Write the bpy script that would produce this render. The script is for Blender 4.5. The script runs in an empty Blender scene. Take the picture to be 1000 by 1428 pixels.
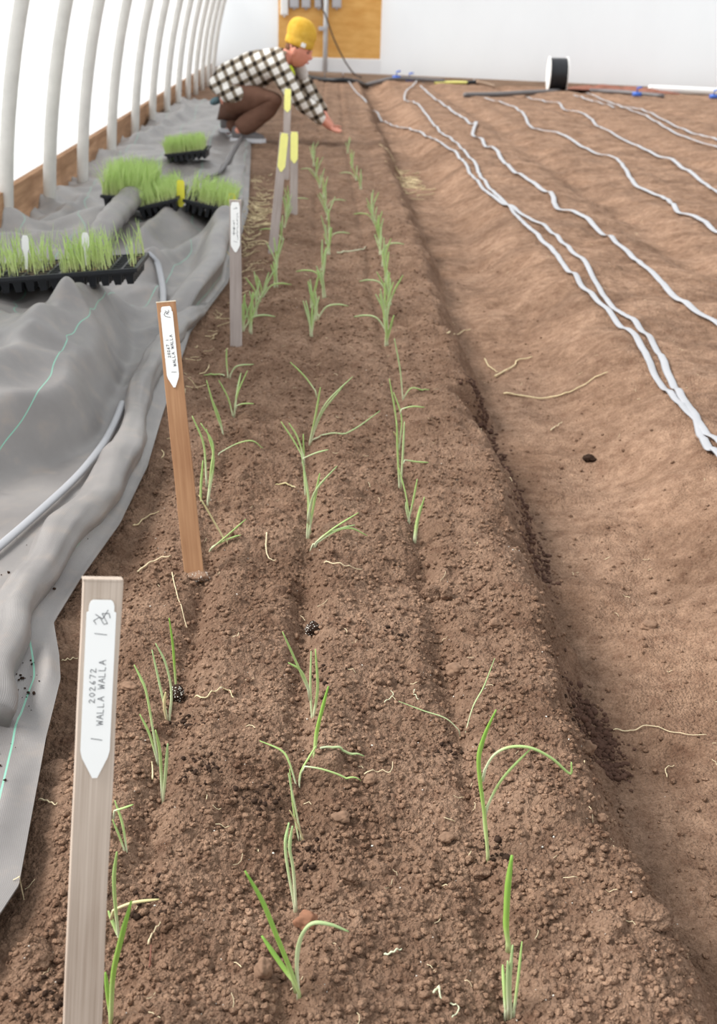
import bpy, bmesh, math, random
import numpy as np
from mathutils import Vector, Matrix, noise as mnoise

random.seed(7)
rng = np.random.default_rng(11)
scene = bpy.context.scene
COL = scene.collection

# ------------------------------------------------------------------ camera
F, CX, CY, H = 1700.0, 500.0, 714.0, 1.0
ROLL, PITCH, YAW = math.radians(1.4), math.radians(22.0317), math.radians(1.6186)
def basis():
    cp, sp, ca, sa = math.cos(PITCH), math.sin(PITCH), math.cos(YAW), math.sin(YAW)
    f = Vector((cp*sa, cp*ca, -sp)); r = Vector((ca, -sa, 0)); u = Vector((sp*sa, sp*ca, cp))
    c, s = math.cos(ROLL), math.sin(ROLL)
    return c*r + s*u, -s*r + c*u, f
CR, CU, CF = basis()
CAMPOS = Vector((0, 0, H))
def ray(x, y): return CR*((x-CX)/F) + CU*((CY-y)/F) + CF
def at_z(x, y, z=0.0):
    d = ray(x, y); return CAMPOS + d*((z-H)/d.z)
def at_Y(x, y, Y):
    d = ray(x, y); return CAMPOS + d*(Y/d.y)
def at_D(x, y, D): return CAMPOS + ray(x, y)*D

cam_data = bpy.data.cameras.new('camera')
cam = bpy.data.objects.new('camera', cam_data); COL.objects.link(cam)
m = Matrix((CR, CU, -CF)).transposed().to_4x4(); m.translation = CAMPOS
cam.matrix_world = m
cam_data.sensor_fit = 'VERTICAL'; cam_data.sensor_height = 36.0
cam_data.lens = F/1428*36.0
cam_data.clip_start = 0.02; cam_data.clip_end = 200
cam_data.dof.use_dof = True; cam_data.dof.focus_distance = 1.85; cam_data.dof.aperture_fstop = 8.5
scene.camera = cam
scene.view_settings.view_transform = 'Standard'; scene.view_settings.look = 'None'
scene.view_settings.gamma = 1.0; scene.view_settings.use_curve_mapping = False
scene.view_settings.exposure = .84

# ------------------------------------------------------------------ light
w = bpy.data.worlds.new('overcast'); scene.world = w; w.use_nodes = True
nt = w.node_tree; bg = nt.nodes['Background']
bg.inputs[0].default_value = (0.95, 0.98, 1.0, 1); bg.inputs[1].default_value = 0.60
sd = bpy.data.lights.new('sun', 'SUN'); sd.energy = 2.7; sd.angle = math.radians(30); sd.color = (1, 0.97, 0.93)
so = bpy.data.objects.new('sun', sd); COL.objects.link(so); so.location = (-6, 4, 9)
so.rotation_euler = Vector((0.84, -0.04, -0.80)).to_track_quat('-Z', 'Y').to_euler()

# ------------------------------------------------------------------ materials
def srgb(r, g, b):
    f = lambda c: (c/255/12.92) if c/255 <= 0.04045 else ((c/255+0.055)/1.055)**2.4
    return (f(r), f(g), f(b), 1)
class NT:
    def __init__(s, name):
        s.m = bpy.data.materials.new(name); s.m.use_nodes = True; s.t = s.m.node_tree
        s.p = s.t.nodes['Principled BSDF']
    def n(s, typ, **kw):
        nd = s.t.nodes.new(typ)
        for k, v in kw.items(): setattr(nd, k, v)
        return nd
    def l(s, a, b): s.t.links.new(a, b)
    def coords(s, scale=(1, 1, 1), rot=(0, 0, 0)):
        tc = s.n('ShaderNodeTexCoord'); mp = s.n('ShaderNodeMapping')
        mp.inputs['Scale'].default_value = scale; mp.inputs['Rotation'].default_value = rot
        s.l(tc.outputs['Object'], mp.inputs[0]); return mp.outputs[0]
    def noise(s, vec, scale, detail=4, rough=0.6):
        nd = s.n('ShaderNodeTexNoise'); nd.inputs['Scale'].default_value = scale
        nd.inputs['Detail'].default_value = detail; nd.inputs['Roughness'].default_value = rough
        if vec is not None: s.l(vec, nd.inputs['Vector'])
        return nd.outputs[0]
    def ramp(s, fac, stops):
        nd = s.n('ShaderNodeValToRGB'); e = nd.color_ramp.elements
        while len(e) < len(stops): e.new(0.5)
        for i, (p, c) in enumerate(stops): e[i].position = p; e[i].color = c
        s.l(fac, nd.inputs[0]); return nd.outputs[0]
    def mix(s, fac, a, b, mode='MIX'):
        nd = s.n('ShaderNodeMix', data_type='RGBA', blend_type=mode)
        for sock, v in ((nd.inputs[0], fac), (nd.inputs[6], a), (nd.inputs[7], b)):
            if hasattr(v, 'links'): s.l(v, sock)
            else: sock.default_value = v
        return nd.outputs[2]
    def bump(s, h, strength, dist):
        nd = s.n('ShaderNodeBump'); nd.inputs['Strength'].default_value = strength
        nd.inputs['Distance'].default_value = dist; s.l(h, nd.inputs['Height'])
        s.l(nd.outputs[0], s.p.inputs['Normal'])
    def fin(s, col, rough=0.7, spec=0.3):
        if hasattr(col, 'links'): s.l(col, s.p.inputs['Base Color'])
        else: s.p.inputs['Base Color'].default_value = col
        s.p.inputs['Roughness'].default_value = rough
        s.p.inputs['Specular IOR Level'].default_value = spec
        return s.m
def simple(name, c, rough=0.7, spec=0.3, var=0.08, scale=20, bump=0.0):
    k = NT(name); v = k.coords(); nz = k.noise(v, scale)
    d = tuple(min(1, x*(1-var)) for x in c[:3])+(1,); e = tuple(min(1, x*(1+var)) for x in c[:3])+(1,)
    col = k.ramp(nz, [(0.3, d), (0.7, e)])
    if bump: k.bump(nz, bump, 0.002)
    return k.fin(col, rough, spec)

def soil_mat(name, bump=True):
    k = NT(name); v = k.coords()
    n1 = k.noise(v, 4.0, 5); n2 = k.noise(v, 26, 6, 0.65); n3 = k.noise(v, 160, 3, 0.7)
    c1 = k.ramp(n2, [(0.26, srgb(120, 92, 75)), (0.5, srgb(145, 118, 99)), (0.78, srgb(171, 141, 119))])
    c2 = k.ramp(n1, [(0.32, srgb(208, 202, 198)), (0.62, srgb(255, 255, 255))])
    c = k.mix(1.0, c1, c2, 'MULTIPLY')
    c3 = k.ramp(n3, [(0.30, srgb(196, 190, 184)), (0.6, srgb(255, 255, 255))])
    c = k.mix(0.8, c, c3, 'MULTIPLY')
    dr = k.n('ShaderNodeAttribute'); dr.attribute_name = 'dry'
    c = k.mix(dr.outputs['Fac'], c, (1.8, 1.8, 1.76, 1), 'MULTIPLY')
    if bump:
        vo = k.n('ShaderNodeTexVoronoi'); vo.inputs['Scale'].default_value = 190; k.l(v, vo.inputs['Vector'])
        vo2 = k.n('ShaderNodeTexVoronoi'); vo2.inputs['Scale'].default_value = 430; k.l(v, vo2.inputs['Vector'])
        h2 = k.n('ShaderNodeMath', operation='MULTIPLY'); h2.inputs[1].default_value = -0.45; k.l(vo2.outputs[0], h2.inputs[0])
        n3b = k.n('ShaderNodeMath', operation='ADD'); k.l(h2.outputs[0], n3b.inputs[0]); k.l(n3, n3b.inputs[1]); n3 = n3b.outputs[0]
        inv = k.n('ShaderNodeMath', operation='MULTIPLY'); inv.inputs[1].default_value = -1.1; k.l(vo.outputs[0], inv.inputs[0])
        ad = k.n('ShaderNodeMath', operation='ADD'); k.l(inv.outputs[0], ad.inputs[0]); k.l(n3, ad.inputs[1])
        k.bump(ad.outputs[0], 0.85, 0.0045)
    return k.fin(c, 0.95, 0.12)
M = {}
M['soil'] = soil_mat('soil')
M['clod'] = soil_mat('soil_clod')
M['dark_soil'] = simple('potting_mix', srgb(58, 44, 36), 0.95, 0.1, 0.5, 200, 0.5)
M['dark_bank_soil'] = simple('dark_bank_soil', srgb(88, 66, 56), 0.95, 0.1, 0.25, 120, 0.5)
M['stone'] = simple('stone', srgb(134, 107, 88), 0.9, 0.2, 0.2, 60, 0.4)
M['red_stone'] = simple('reddish_stone', srgb(140, 100, 78), 0.9, 0.2, 0.2, 60, 0.4)
M['perlite'] = simple('perlite', srgb(226, 222, 212), 0.9, 0.1)
M['straw'] = simple('straw', srgb(214, 196, 156), 0.7, 0.3, 0.2, 60)
M['pale_straw'] = simple('bleached_straw', srgb(222, 206, 170), 0.7, 0.3, 0.2, 60)
M['white_pipe'] = simple('pipe_metal', srgb(214, 211, 205), 0.5, 0.4, 0.07, 9)
M['black_plastic'] = simple('black_plastic', srgb(34, 36, 40), 0.45, 0.4, 0.2)
M['white_plastic'] = simple('white_plastic', srgb(243, 243, 241), 0.4, 0.4, 0.01)
M['yellow_plastic'] = simple('yellow_plastic', srgb(236, 228, 74), 0.45, 0.4, 0.05)
M['pale_yellow_plastic'] = simple('faded_yellow_plastic', srgb(236, 232, 138), 0.5, 0.4, 0.05)
M['ink'] = simple('ink', srgb(70, 70, 76), 0.6, 0.2, 0.3, 400)
M['grey_box'] = simple('grey_box', srgb(186, 186, 190), 0.5, 0.4, 0.04)
M['galvanised'] = simple('galvanised', srgb(196, 198, 200), 0.4, 0.5, 0.06)
M['cable'] = simple('cable_rubber', srgb(78, 66, 60), 0.6, 0.3)
M['blue_plastic'] = simple('blue_plastic', srgb(70, 110, 200), 0.5, 0.4)
M['rust'] = simple('rust_red', srgb(140, 96, 82), 0.9, 0.1, 0.25, 8)
M['hose'] = simple('grey_hose', srgb(110, 106, 106), 0.5, 0.4)
M['tape'] = simple('drip_tape_film', srgb(166, 167, 171), 0.38, 0.5, 0.07, 6)
M['dusty_tape'] = simple('dusty_tape_film', srgb(176, 152, 132), 0.6, 0.3, 0.15, 6)
M['skin'] = simple('skin', srgb(222, 150, 128), 0.55, 0.35, 0.06, 12)
M['knit'] = None
M['trouser'] = simple('brown_canvas', srgb(112, 82, 68), 0.9, 0.15, 0.15, 14, 0.3)
M['shoe'] = simple('grey_shoe', srgb(112, 108, 108), 0.8, 0.2, 0.1)
M['shoe_white'] = simple('white_sole', srgb(214, 214, 218), 0.7, 0.2, 0.05)
M['teal'] = simple('teal_cloth', srgb(104, 130, 138), 0.85, 0.15, 0.1)
M['lime'] = simple('lime_cloth', srgb(188, 200, 60), 0.85, 0.15, 0.1)
M['grey_cloth'] = simple('pale_grey_cloth', srgb(206, 202, 198), 0.85, 0.15, 0.1)
M['eye'] = simple('eye_dark', srgb(60, 44, 40), 0.3, 0.5)
M['lip'] = simple('lip', srgb(186, 96, 88), 0.5, 0.3)
M['white_paint'] = simple('white_paint', srgb(240, 242, 244), 0.6, 0.3, 0.02, 4)

def wood(name, lo, hi, scale=(60, 60, 2.2), knots=False):
    k = NT(name); v = k.coords(scale)
    n = k.noise(v, 1.6, 5, 0.6); n2 = k.noise(k.coords((9, 9, 4)), 1.0, 3)
    c = k.ramp(n, [(0.3, lo), (0.7, hi)])
    c = k.mix(0.35, c, k.ramp(n2, [(0.35, lo), (0.65, hi)]))
    k.bump(n, 0.35, 0.001)
    return k.fin(c, 0.8, 0.2)
M['grey_wood'] = wood('weathered_wood', srgb(160, 142, 127), srgb(210, 195, 181), (150, 150, 2.4))
M['brown_wood'] = wood('brown_wood', srgb(146, 104, 74), srgb(188, 146, 110), (70, 70, 3))
M['old_wood'] = wood('old_grey_wood', srgb(148, 136, 130), srgb(184, 172, 166), (60, 60, 3))
M['tip_wood'] = wood('pale_end_grain', srgb(214, 200, 176), srgb(236, 224, 204))
M['damp_wood'] = wood('damp_wood', srgb(112, 92, 74), srgb(150, 124, 100))
def plank(name, lo, hi, sc):
    k = NT(name); n = k.noise(k.coords(sc), 2.0, 5)
    return k.fin(k.ramp(n, [(0.3, lo), (0.7, hi)]), 0.85, 0.15)
M['base_wood'] = plank('timber_board', srgb(140, 104, 76), srgb(190, 150, 116), (6, 0.8, 12))
M['back_wood'] = plank('back_board', srgb(150, 126, 106), srgb(190, 166, 146), (0.8, 6, 12))
def ply():
    k = NT('plywood'); v = k.coords((1.6, 1, 5)); n = k.noise(v, 1.6, 6, 0.6)
    c = k.ramp(n, [(0.3, srgb(216, 158, 84)), (0.7, srgb(238, 190, 116))])
    vo = k.n('ShaderNodeTexVoronoi'); vo.inputs['Scale'].default_value = 2.6; k.l(k.coords((1, 1, 1)), vo.inputs['Vector'])
    kn = k.ramp(vo.outputs[0], [(0.03, srgb(176, 112, 60)), (0.13, srgb(255, 255, 255))])
    return k.fin(k.mix(0.6, c, kn, 'MULTIPLY'), 0.7, 0.2)
M['ply'] = ply()
def film(name, c):
    k = NT(name); n = k.noise(k.coords((0.9, 0.9, 0.35)), 2.2, 4)
    col = k.ramp(n, [(0.3, tuple(x*0.975 for x in c[:3])+(1,)), (0.7, c)])
    d = k.n('ShaderNodeBsdfDiffuse'); t = k.n('ShaderNodeBsdfTranslucent'); mx = k.n('ShaderNodeMixShader')
    k.l(col, d.inputs[0]); k.l(col, t.inputs[0]); mx.inputs[0].default_value = 0.45
    k.l(d.outputs[0], mx.inputs[1]); k.l(t.outputs[0], mx.inputs[2])
    out = k.t.nodes['Material Output']; k.l(mx.outputs[0], out.inputs[0]); return k.m
M['film'] = film('greenhouse_film', (0.955, 0.97, 0.98, 1))
def leaf(name, lo, mid, hi):
    k = NT(name)
    a = k.n('ShaderNodeAttribute'); a.attribute_name = 'along'
    c = k.ramp(a.outputs['Fac'], [(0.0, lo), (0.34, mid), (1.0, hi)])
    n = k.noise(k.coords(), 40, 2); c = k.mix(0.25, c, k.ramp(n, [(0.3, mid), (0.7, hi)]))
    k.p.inputs['Subsurface Weight'].default_value = 0.0
    return k.fin(c, 0.5, 0.3)
M['leaf'] = leaf('onion_leaf', srgb(230, 232, 208), srgb(180, 202, 134), srgb(150, 182, 104))
M['leaf_bright'] = leaf('fresh_onion_leaf', srgb(214, 222, 170), srgb(154, 190, 92), srgb(124, 170, 68))
M['leaf_pale'] = leaf('pale_onion_leaf', srgb(228, 228, 200), srgb(192, 206, 156), srgb(158, 186, 124))
M['leaf_dry'] = leaf('dry_leaf', srgb(222, 208, 168), srgb(214, 200, 156), srgb(206, 196, 140))
M['sprout'] = leaf('sprouts', srgb(232, 232, 184), srgb(212, 230, 150), srgb(200, 232, 142))
def fabric():
    k = NT('woven_ground_cloth'); tc = k.n('ShaderNodeTexCoord'); sx = k.n('ShaderNodeSeparateXYZ')
    k.l(tc.outputs['UV'], sx.inputs[0])
    v = k.coords()
    n1 = k.noise(v, 3.5, 5); n2 = k.noise(v, 14, 5, 0.65)
    c = k.ramp(n1, [(0.32, srgb(114, 109, 107)), (0.7, srgb(144, 139, 136))])
    c = k.mix(k.ramp(n2, [(0.52, (0, 0, 0, 1)), (0.8, (0.5, 0.5, 0.5, 1))]), c, srgb(158, 138, 122))
    # thin green guide threads every 0.3 m across the cloth
    a = k.n('ShaderNodeMath', operation='MULTIPLY'); a.inputs[1].default_value = 1/0.30; k.l(sx.outputs[0], a.inputs[0])
    f = k.n('ShaderNodeMath', operation='FRACT'); k.l(a.outputs[0], f.inputs[0])
    b = k.n('ShaderNodeMath', operation='LESS_THAN'); b.inputs[1].default_value = 0.010; k.l(f.outputs[0], b.inputs[0])
    c = k.mix(b.outputs[0], c, srgb(124, 186, 162))
    wv = k.n('ShaderNodeTexWave'); wv.inputs['Scale'].default_value = 130; k.l(tc.outputs['UV'], wv.inputs[0])
    wv2 = k.n('ShaderNodeTexWave', bands_direction='Y'); wv2.inputs['Scale'].default_value = 130; k.l(tc.outputs['UV'], wv2.inputs[0])
    mm = k.n('ShaderNodeMath', operation='MULTIPLY'); k.l(wv.outputs[1], mm.inputs[0]); k.l(wv2.outputs[1], mm.inputs[1])
    k.bump(mm.outputs[0], 0.35, 0.0015)
    return k.fin(c, 0.40, 1.0)
M['fabric'] = fabric()
def plaid():
    k = NT('plaid_flannel'); v = k.coords((1/0.086,)*3, (0, math.radians(28), 0)); s = k.n('ShaderNodeSeparateXYZ'); k.l(v, s.inputs[0])
    outs = []
    for ax in (0, 2):
        f = k.n('ShaderNodeMath', operation='FRACT'); k.l(s.outputs[ax], f.inputs[0])
        g = k.n('ShaderNodeMath', operation='LESS_THAN'); g.inputs[1].default_value = 0.40; k.l(f.outputs[0], g.inputs[0]); outs.append(g.outputs[0])
    ad = k.n('ShaderNodeMath', operation='ADD'); k.l(outs[0], ad.inputs[0]); k.l(outs[1], ad.inputs[1])
    hf = k.n('ShaderNodeMath', operation='MULTIPLY'); hf.inputs[1].default_value = 0.5; k.l(ad.outputs[0], hf.inputs[0])
    c = k.ramp(hf.outputs[0], [(0.0, srgb(238, 234, 228)), (0.5, srgb(136, 124, 108)), (1.0, srgb(44, 36, 30))])
    return k.fin(c, 0.9, 0.1)
M['plaid'] = plaid()
def knit():
    k = NT('mustard_knit'); w_ = k.n('ShaderNodeTexWave'); w_.inputs['Scale'].default_value = 28; w_.inputs['Distortion'].default_value = 1
    k.l(k.coords(), w_.inputs[0]); k.bump(w_.outputs[1], 0.5, 0.004)
    c = k.ramp(k.noise(k.coords(), 14), [(0.3, srgb(208, 160, 56)), (0.7, srgb(228, 186, 84))]); return k.fin(c, 0.95, 0.1)
M['knit'] = knit()

# ------------------------------------------------------------------ object helpers
def link(name, mesh, mat, parent=None, smooth=False):
    if mat is not None: mesh.materials.append(mat)
    o = bpy.data.objects.new(name, mesh); COL.objects.link(o)
    if parent is not None: o.parent = parent
    if smooth: mesh.polygons.foreach_set('use_smooth', [True]*len(mesh.polygons))
    return o
def obj(name, bm, mat, parent=None, smooth=False):
    me = bpy.data.meshes.new(name); bm.normal_update(); bm.to_mesh(me); bm.free()
    return link(name, me, mat, parent, smooth)
def pyobj(name, V, Fc, mat, parent=None, smooth=False):
    me = bpy.data.meshes.new(name); me.from_pydata([tuple(v) for v in V], [], Fc); me.update()
    return link(name, me, mat, parent, smooth)
def tag(o, label, cat, group=None, kind=None):
    o['label'] = label
    if kind: o['kind'] = kind
    o['category'] = cat
    if group: o['group'] = group
    return o
def struct(o, label=None, cat=None):
    o['kind'] = 'structure'
    if label: o['label'] = label
    if cat: o['category'] = cat
    return o
def thing(name, label, cat, loc=(0, 0, 0), group=None, mat=None):
    o = bpy.data.objects.new(name, None); COL.objects.link(o)
    if mat is not None: o.matrix_world = mat
    else: o.location = loc
    o.empty_display_size = 0.05
    return tag(o, label, cat, group)
def bm_box(bm, x0, x1, y0, y1, z0, z1, bevel=0.0):
    r = bmesh.ops.create_cube(bm, size=1.0)
    for v in r['verts']:
        v.co = Vector((x0+(v.co.x+.5)*(x1-x0), y0+(v.co.y+.5)*(y1-y0), z0+(v.co.z+.5)*(z1-z0)))
    if bevel:
        es = list({e for v in r['verts'] for e in v.link_edges})
        bmesh.ops.bevel(bm, geom=es, offset=bevel, segments=2, affect='EDGES', profile=0.6)
def catmull(P, n):
    P = [Vector(p) for p in P]
    if len(P) < 3:
        return [P[0].lerp(P[-1], i/n) for i in range(n+1)]
    Q = [P[0]*2-P[1]]+P+[P[-1]*2-P[-2]]; out = []
    segs = len(P)-1
    for i in range(n+1):
        t = i/n*segs; k = min(int(t), segs-1); t -= k
        a, b, c, d = Q[k:k+4]
        out.append(0.5*((2*b)+(c-a)*t+(2*a-5*b+4*c-d)*t*t+(3*b-a-3*c+d)*t**3))
    return out
def tube_data(pts, radii, seg=6, flat=1.0, cap=True):
    """ring tube along pts; returns V,F, along"""
    V, Fc, A = [], [], []
    n = len(pts); up = Vector((0.13, 0.21, 0.97))
    for i, p in enumerate(pts):
        t = (pts[min(i+1, n-1)]-pts[max(i-1, 0)])
        if t.length < 1e-9: t = Vector((0, 0, 1))
        t.normalize(); a = t.cross(up)
        if a.length < 1e-3: a = t.cross(Vector((1, 0, 0)))
        a.normalize(); b = a.cross(t)
        r = radii[i] if hasattr(radii, '__len__') else radii
        for k in range(seg):
            th = 2*math.pi*k/seg
            V.append(p + a*(math.cos(th)*r) + b*(math.sin(th)*r*flat)); A.append(i/(n-1))
    for i in range(n-1):
        for k in range(seg):
            k2 = (k+1) % seg
            Fc.append((i*seg+k, i*seg+k2, (i+1)*seg+k2, (i+1)*seg+k))
    if cap:
        Fc.append(tuple(range(seg-1, -1, -1))); Fc.append(tuple((n-1)*seg+k for k in range(seg)))
    return V, Fc, A
def tube_obj(name, pts, radii, mat, parent=None, seg=8, flat=1.0, along=False):
    V, Fc, A = tube_data(pts, radii, seg, flat)
    o = pyobj(name, V, Fc, mat, parent, True)
    if along:
        at = o.data.attributes.new('along', 'FLOAT', 'POINT'); at.data.foreach_set('value', A)
    return o
def lathe_data(prof, seg=24):
    V, Fc = [], []; n = len(prof)
    for r, z in prof:
        for k in range(seg):
            th = 2*math.pi*k/seg; V.append(Vector((r*math.cos(th), r*math.sin(th), z)))
    for i in range(n-1):
        for k in range(seg):
            k2 = (k+1) % seg; Fc.append((i*seg+k, i*seg+k2, (i+1)*seg+k2, (i+1)*seg+k))
    Fc.append(tuple(range(seg-1, -1, -1))); Fc.append(tuple((n-1)*seg+k for k in range(seg)))
    return V, Fc

# ------------------------------------------------------------------ noise
def hsh(ix, iy, seed):
    h = (ix.astype(np.int64)*374761393 + iy.astype(np.int64)*668265263 + seed*974634777) & 0xffffffff
    h = ((h ^ (h >> 13))*1274126177) & 0xffffffff
    h = ((h ^ (h >> 16))*2246822519) & 0xffffffff
    return ((h ^ (h >> 15)) & 0xffffff)/float(0xffffff)
def vn(x, y, s, seed):
    x = x/s; y = y/s; ix = np.floor(x); iy = np.floor(y); fx = x-ix; fy = y-iy
    fx = fx*fx*(3-2*fx); fy = fy*fy*(3-2*fy)
    a = hsh(ix, iy, seed); b = hsh(ix+1, iy, seed); c = hsh(ix, iy+1, seed); d = hsh(ix+1, iy+1, seed)
    return (a*(1-fx)+b*fx)*(1-fy)+(c*(1-fx)+d*fx)*fy - 0.5
def fbm(x, y, s, seed, oct=4):
    o = 0; a = 1.0
    for i in range(oct): o = o + a*vn(x+i*3.1, y-i*1.7, s/2**i, seed+i); a *= 0.5
    return o
def clods(x, y, s, seed, rlo, rhi, dens):
    gx = np.floor(x/s); gy = np.floor(y/s); out = np.zeros_like(x)
    for dx in (-1, 0, 1):
        for dy in (-1, 0, 1):
            cx = gx+dx; cy = gy+dy
            px = (cx+hsh(cx, cy, seed))*s; py = (cy+hsh(cx, cy, seed+1))*s
            keep = hsh(cx, cy, seed+2) < dens
            r = rlo+(rhi-rlo)*hsh(cx, cy, seed+3)**2
            e = 0.65+0.7*hsh(cx, cy, seed+4)
            d2 = ((x-px)**2*e+(y-py)**2/e)/(r*r)
            out = np.maximum(out, np.where(keep & (d2 < 1), np.sqrt(np.maximum(0, 1-d2))*r, 0))
    return out
def sst(x, a, b):
    t = np.clip((x-a)/(b-a), 0, 1); return t*t*(3-2*t)

ROWX = (0.205, -0.035, -0.232)
EDGE_PX = [(350, 150), (350, 215), (346, 300), (318, 400), (266, 470), (226, 590), (206, 660), (168, 740), (112, 820), (76, 880), (84, 930), (86, 965), (66, 1040), (46, 1150), (28, 1250), (2, 1290)]
_e = sorted([(p.y, p.x) for p in (at_z(*q) for q in EDGE_PX)])
EY = np.array([0.6, 0.95]+[a for a, b in _e]); EX = np.array([-0.52, -0.44]+[b for a, b in _e])
def edge_x(Y): return np.interp(Y, EY, EX)

def soil_h(x, Y):
    x = np.asarray(x, float); Y = np.asarray(Y, float)
    wob = 0.050*vn(Y, x*0+3.3, 0.55, 5)+0.042*vn(Y, x*0.5+1.3, 0.17, 6)+0.02*vn(Y, x, 0.06, 7)
    xb = x-wob-0.005*np.clip(Y-3, 0, 8)
    z = 0.018*sst(xb, 0.26, 0.37)*(1-sst(xb, 0.37, 0.42))
    bank = sst(xb, 0.395, 0.505)
    up = sst(x+0.06*vn(Y, x*0, 0.7, 9), 0.70, 1.02)
    z = z-0.145*(bank-up)
    # further beds and paths to the right
    z = z-0.055*np.exp(-((x-1.72-0.05*vn(Y, x*0, 1.0, 21))/0.13)**2)-0.05*np.exp(-((x-2.95)/0.16)**2)-0.05*np.exp(-((x-4.4)/0.16)**2)
    for i, rx in enumerate(ROWX):
        c = rx-0.010*np.clip(Y-2, 0, 9)+0.012*vn(Y, x*0, 0.3, 40+i)
        z = z-(0.016+0.012*np.exp(-((Y-2.0)/0.35)**2))*np.exp(-((x-c)/0.022)**2)*(0.8+0.8*vn(Y, x*0, 0.2, 140+i))+0.006*np.exp(-((x-c-0.06)/0.03)**2)
    z = z-0.022*np.exp(-((x+0.40)/0.05)**2)
    z = z+0.034*(1-0.55*sst(Y, 3, 7))*fbm(x, Y, 0.45, 1, 3)*(0.45+0.75*sst(x, 0.3, 0.7))
    z = z+0.026*fbm(x, Y, 0.14, 2, 4)
    path = bank*(1-sst(x, 0.7, 0.9))
    rough = 1-0.55*sst(xb, 0.43, 0.56)
    lump = 0.35+1.3*np.clip(vn(x, Y, 0.32, 77)+0.5, 0, 1)
    near = 1/(1+np.maximum(Y-3, 0)*0.12)
    jx = x+0.35*0.011*vn(x, Y, 0.009, 201); jy = Y+0.35*0.011*vn(x, Y, 0.009, 202)
    c = clods(jx, jy, 0.0066, 60, 0.0026, 0.0050, 1.0)*0.85
    c = np.maximum(c, clods(jx, jy, 0.0135, 62, 0.0030, 0.0080, 0.55)*0.70)
    c = np.maximum(c, clods(jx, jy, 0.030, 64, 0.005, 0.0135, 0.26)*0.62)
    c = np.maximum(c, clods(jx, jy, 0.070, 70, 0.010, 0.028, 0.14)*0.55)
    z = z+c*rough*(0.55+0.65*lump)*near+0.0035*fbm(x, Y, 0.012, 90, 2)*rough
    # crumbling pits along the bank
    z = z-0.035*np.clip(fbm(x, Y, 0.11, 15, 3)-0.08, 0, 1)*np.exp(-((xb-0.43)/0.06)**2)*2.4
    # the ground falls gently to the right at the far end
    z = z-0.021*(x+0.3)*sst(Y, 13, 23)
    und = x < edge_x(Y)-0.03
    z = np.where(und, -0.05+0.2*np.clip(z, -0.05, 0.0), z)
    return z
def sz(x, Y): return float(soil_h(np.array([x]), np.array([Y]))[0])
def march(px, py, fn, dz=0.0):
    d = ray(px, py); d = d/max(1e-6, -d.z)          # one unit lowers the ray by one metre
    lo, hi = 1.0-0.30, 1.0+0.30
    n = 160; t0 = lo
    for i in range(1, n+1):
        t = lo+(hi-lo)*i/n; p = CAMPOS+d*t
        if p.z < fn(p.x, p.y)+dz:
            a_, b_ = t0, t
            for _ in range(12):
                m_ = 0.5*(a_+b_); q = CAMPOS+d*m_
                if q.z < fn(q.x, q.y)+dz: b_ = m_
                else: a_ = m_
            return CAMPOS+d*b_
        t0 = t
    return CAMPOS+d
def on_soil(px, py, dz=0.0):
    p = march(px, py, sz, dz)
    if p.y > 23.25:
        p = at_Y(px, py, 23.25); p.z = sz(p.x, p.y)+dz
    return p
# ================================================================== SETTING
# soil: one graded grid, finer towards the near beds
NR, NC = 1700, 960
Yr = 0.62*(24.4/0.62)**np.linspace(0, 1, NR)
u = np.linspace(0, 1, NC)
xl = -0.60-0.10*Yr; xr = 0.85+0.36*Yr
xl = np.maximum(xl, -2.2)
X = xl[:, None]+(xr-xl)[:, None]*u[None, :]; Yg = np.repeat(Yr[:, None], NC, 1)
Z = soil_h(X, Yg)
def grid_mesh(name, X, Y, Z):
    r, c = X.shape; me = bpy.data.meshes.new(name)
    co = np.stack([X, Y, Z], -1).reshape(-1, 3).astype(np.float32)
    idx = np.arange(r*c).reshape(r, c)
    q = np.stack([idx[:-1, :-1], idx[:-1, 1:], idx[1:, 1:], idx[1:, :-1]], -1).reshape(-1, 4)
    me.vertices.add(r*c); me.vertices.foreach_set('co', co.ravel())
    me.loops.add(q.size); me.loops.foreach_set('vertex_index', q.ravel().astype(np.int32))
    me.polygons.add(len(q)); me.polygons.foreach_set('loop_start', (np.arange(len(q))*4).astype(np.int32))
    me.update(calc_edges=True); me.validate()
    me.polygons.foreach_set('use_smooth', [True]*len(q))
    return me
_lr = math.log(24.4/0.62)
def sz(x, Y):
    i = min(NR-1.001, max(0, (NR-1)*math.log(max(Y, .63)/0.62)/_lr)); i0 = int(i); fi = i-i0
    l_ = xl[i0]; j = min(NC-1.001, max(0, (x-l_)/(xr[i0]-l_)*(NC-1))); j0 = int(j); fj = j-j0
    return float((Z[i0, j0]*(1-fj)+Z[i0, j0+1]*fj)*(1-fi)+(Z[i0+1, j0]*(1-fj)+Z[i0+1, j0+1]*fj)*fi)
floor = struct(link('floor', grid_mesh('floor', X, Yg, Z), M['soil']), 'crumbly brown tilled soil of the greenhouse beds and paths', 'soil')
dry_pale = (0.34*sst(X, 0.47, 0.60)*(1-0.45*sst(X, 0.8, 1.05))+0.26*sst(Yg, 1.5, 4.0))*np.clip(0.8+0.9*fbm(X, Yg, 0.30, 300, 3), 0, 1)  # paler on the dry path crust, and paler with distance along the beds
at = floor.data.attributes.new('dry', 'FLOAT', 'POINT'); at.data.foreach_set('value', np.clip(dry_pale, 0, 1).astype(np.float32).ravel())

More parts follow.
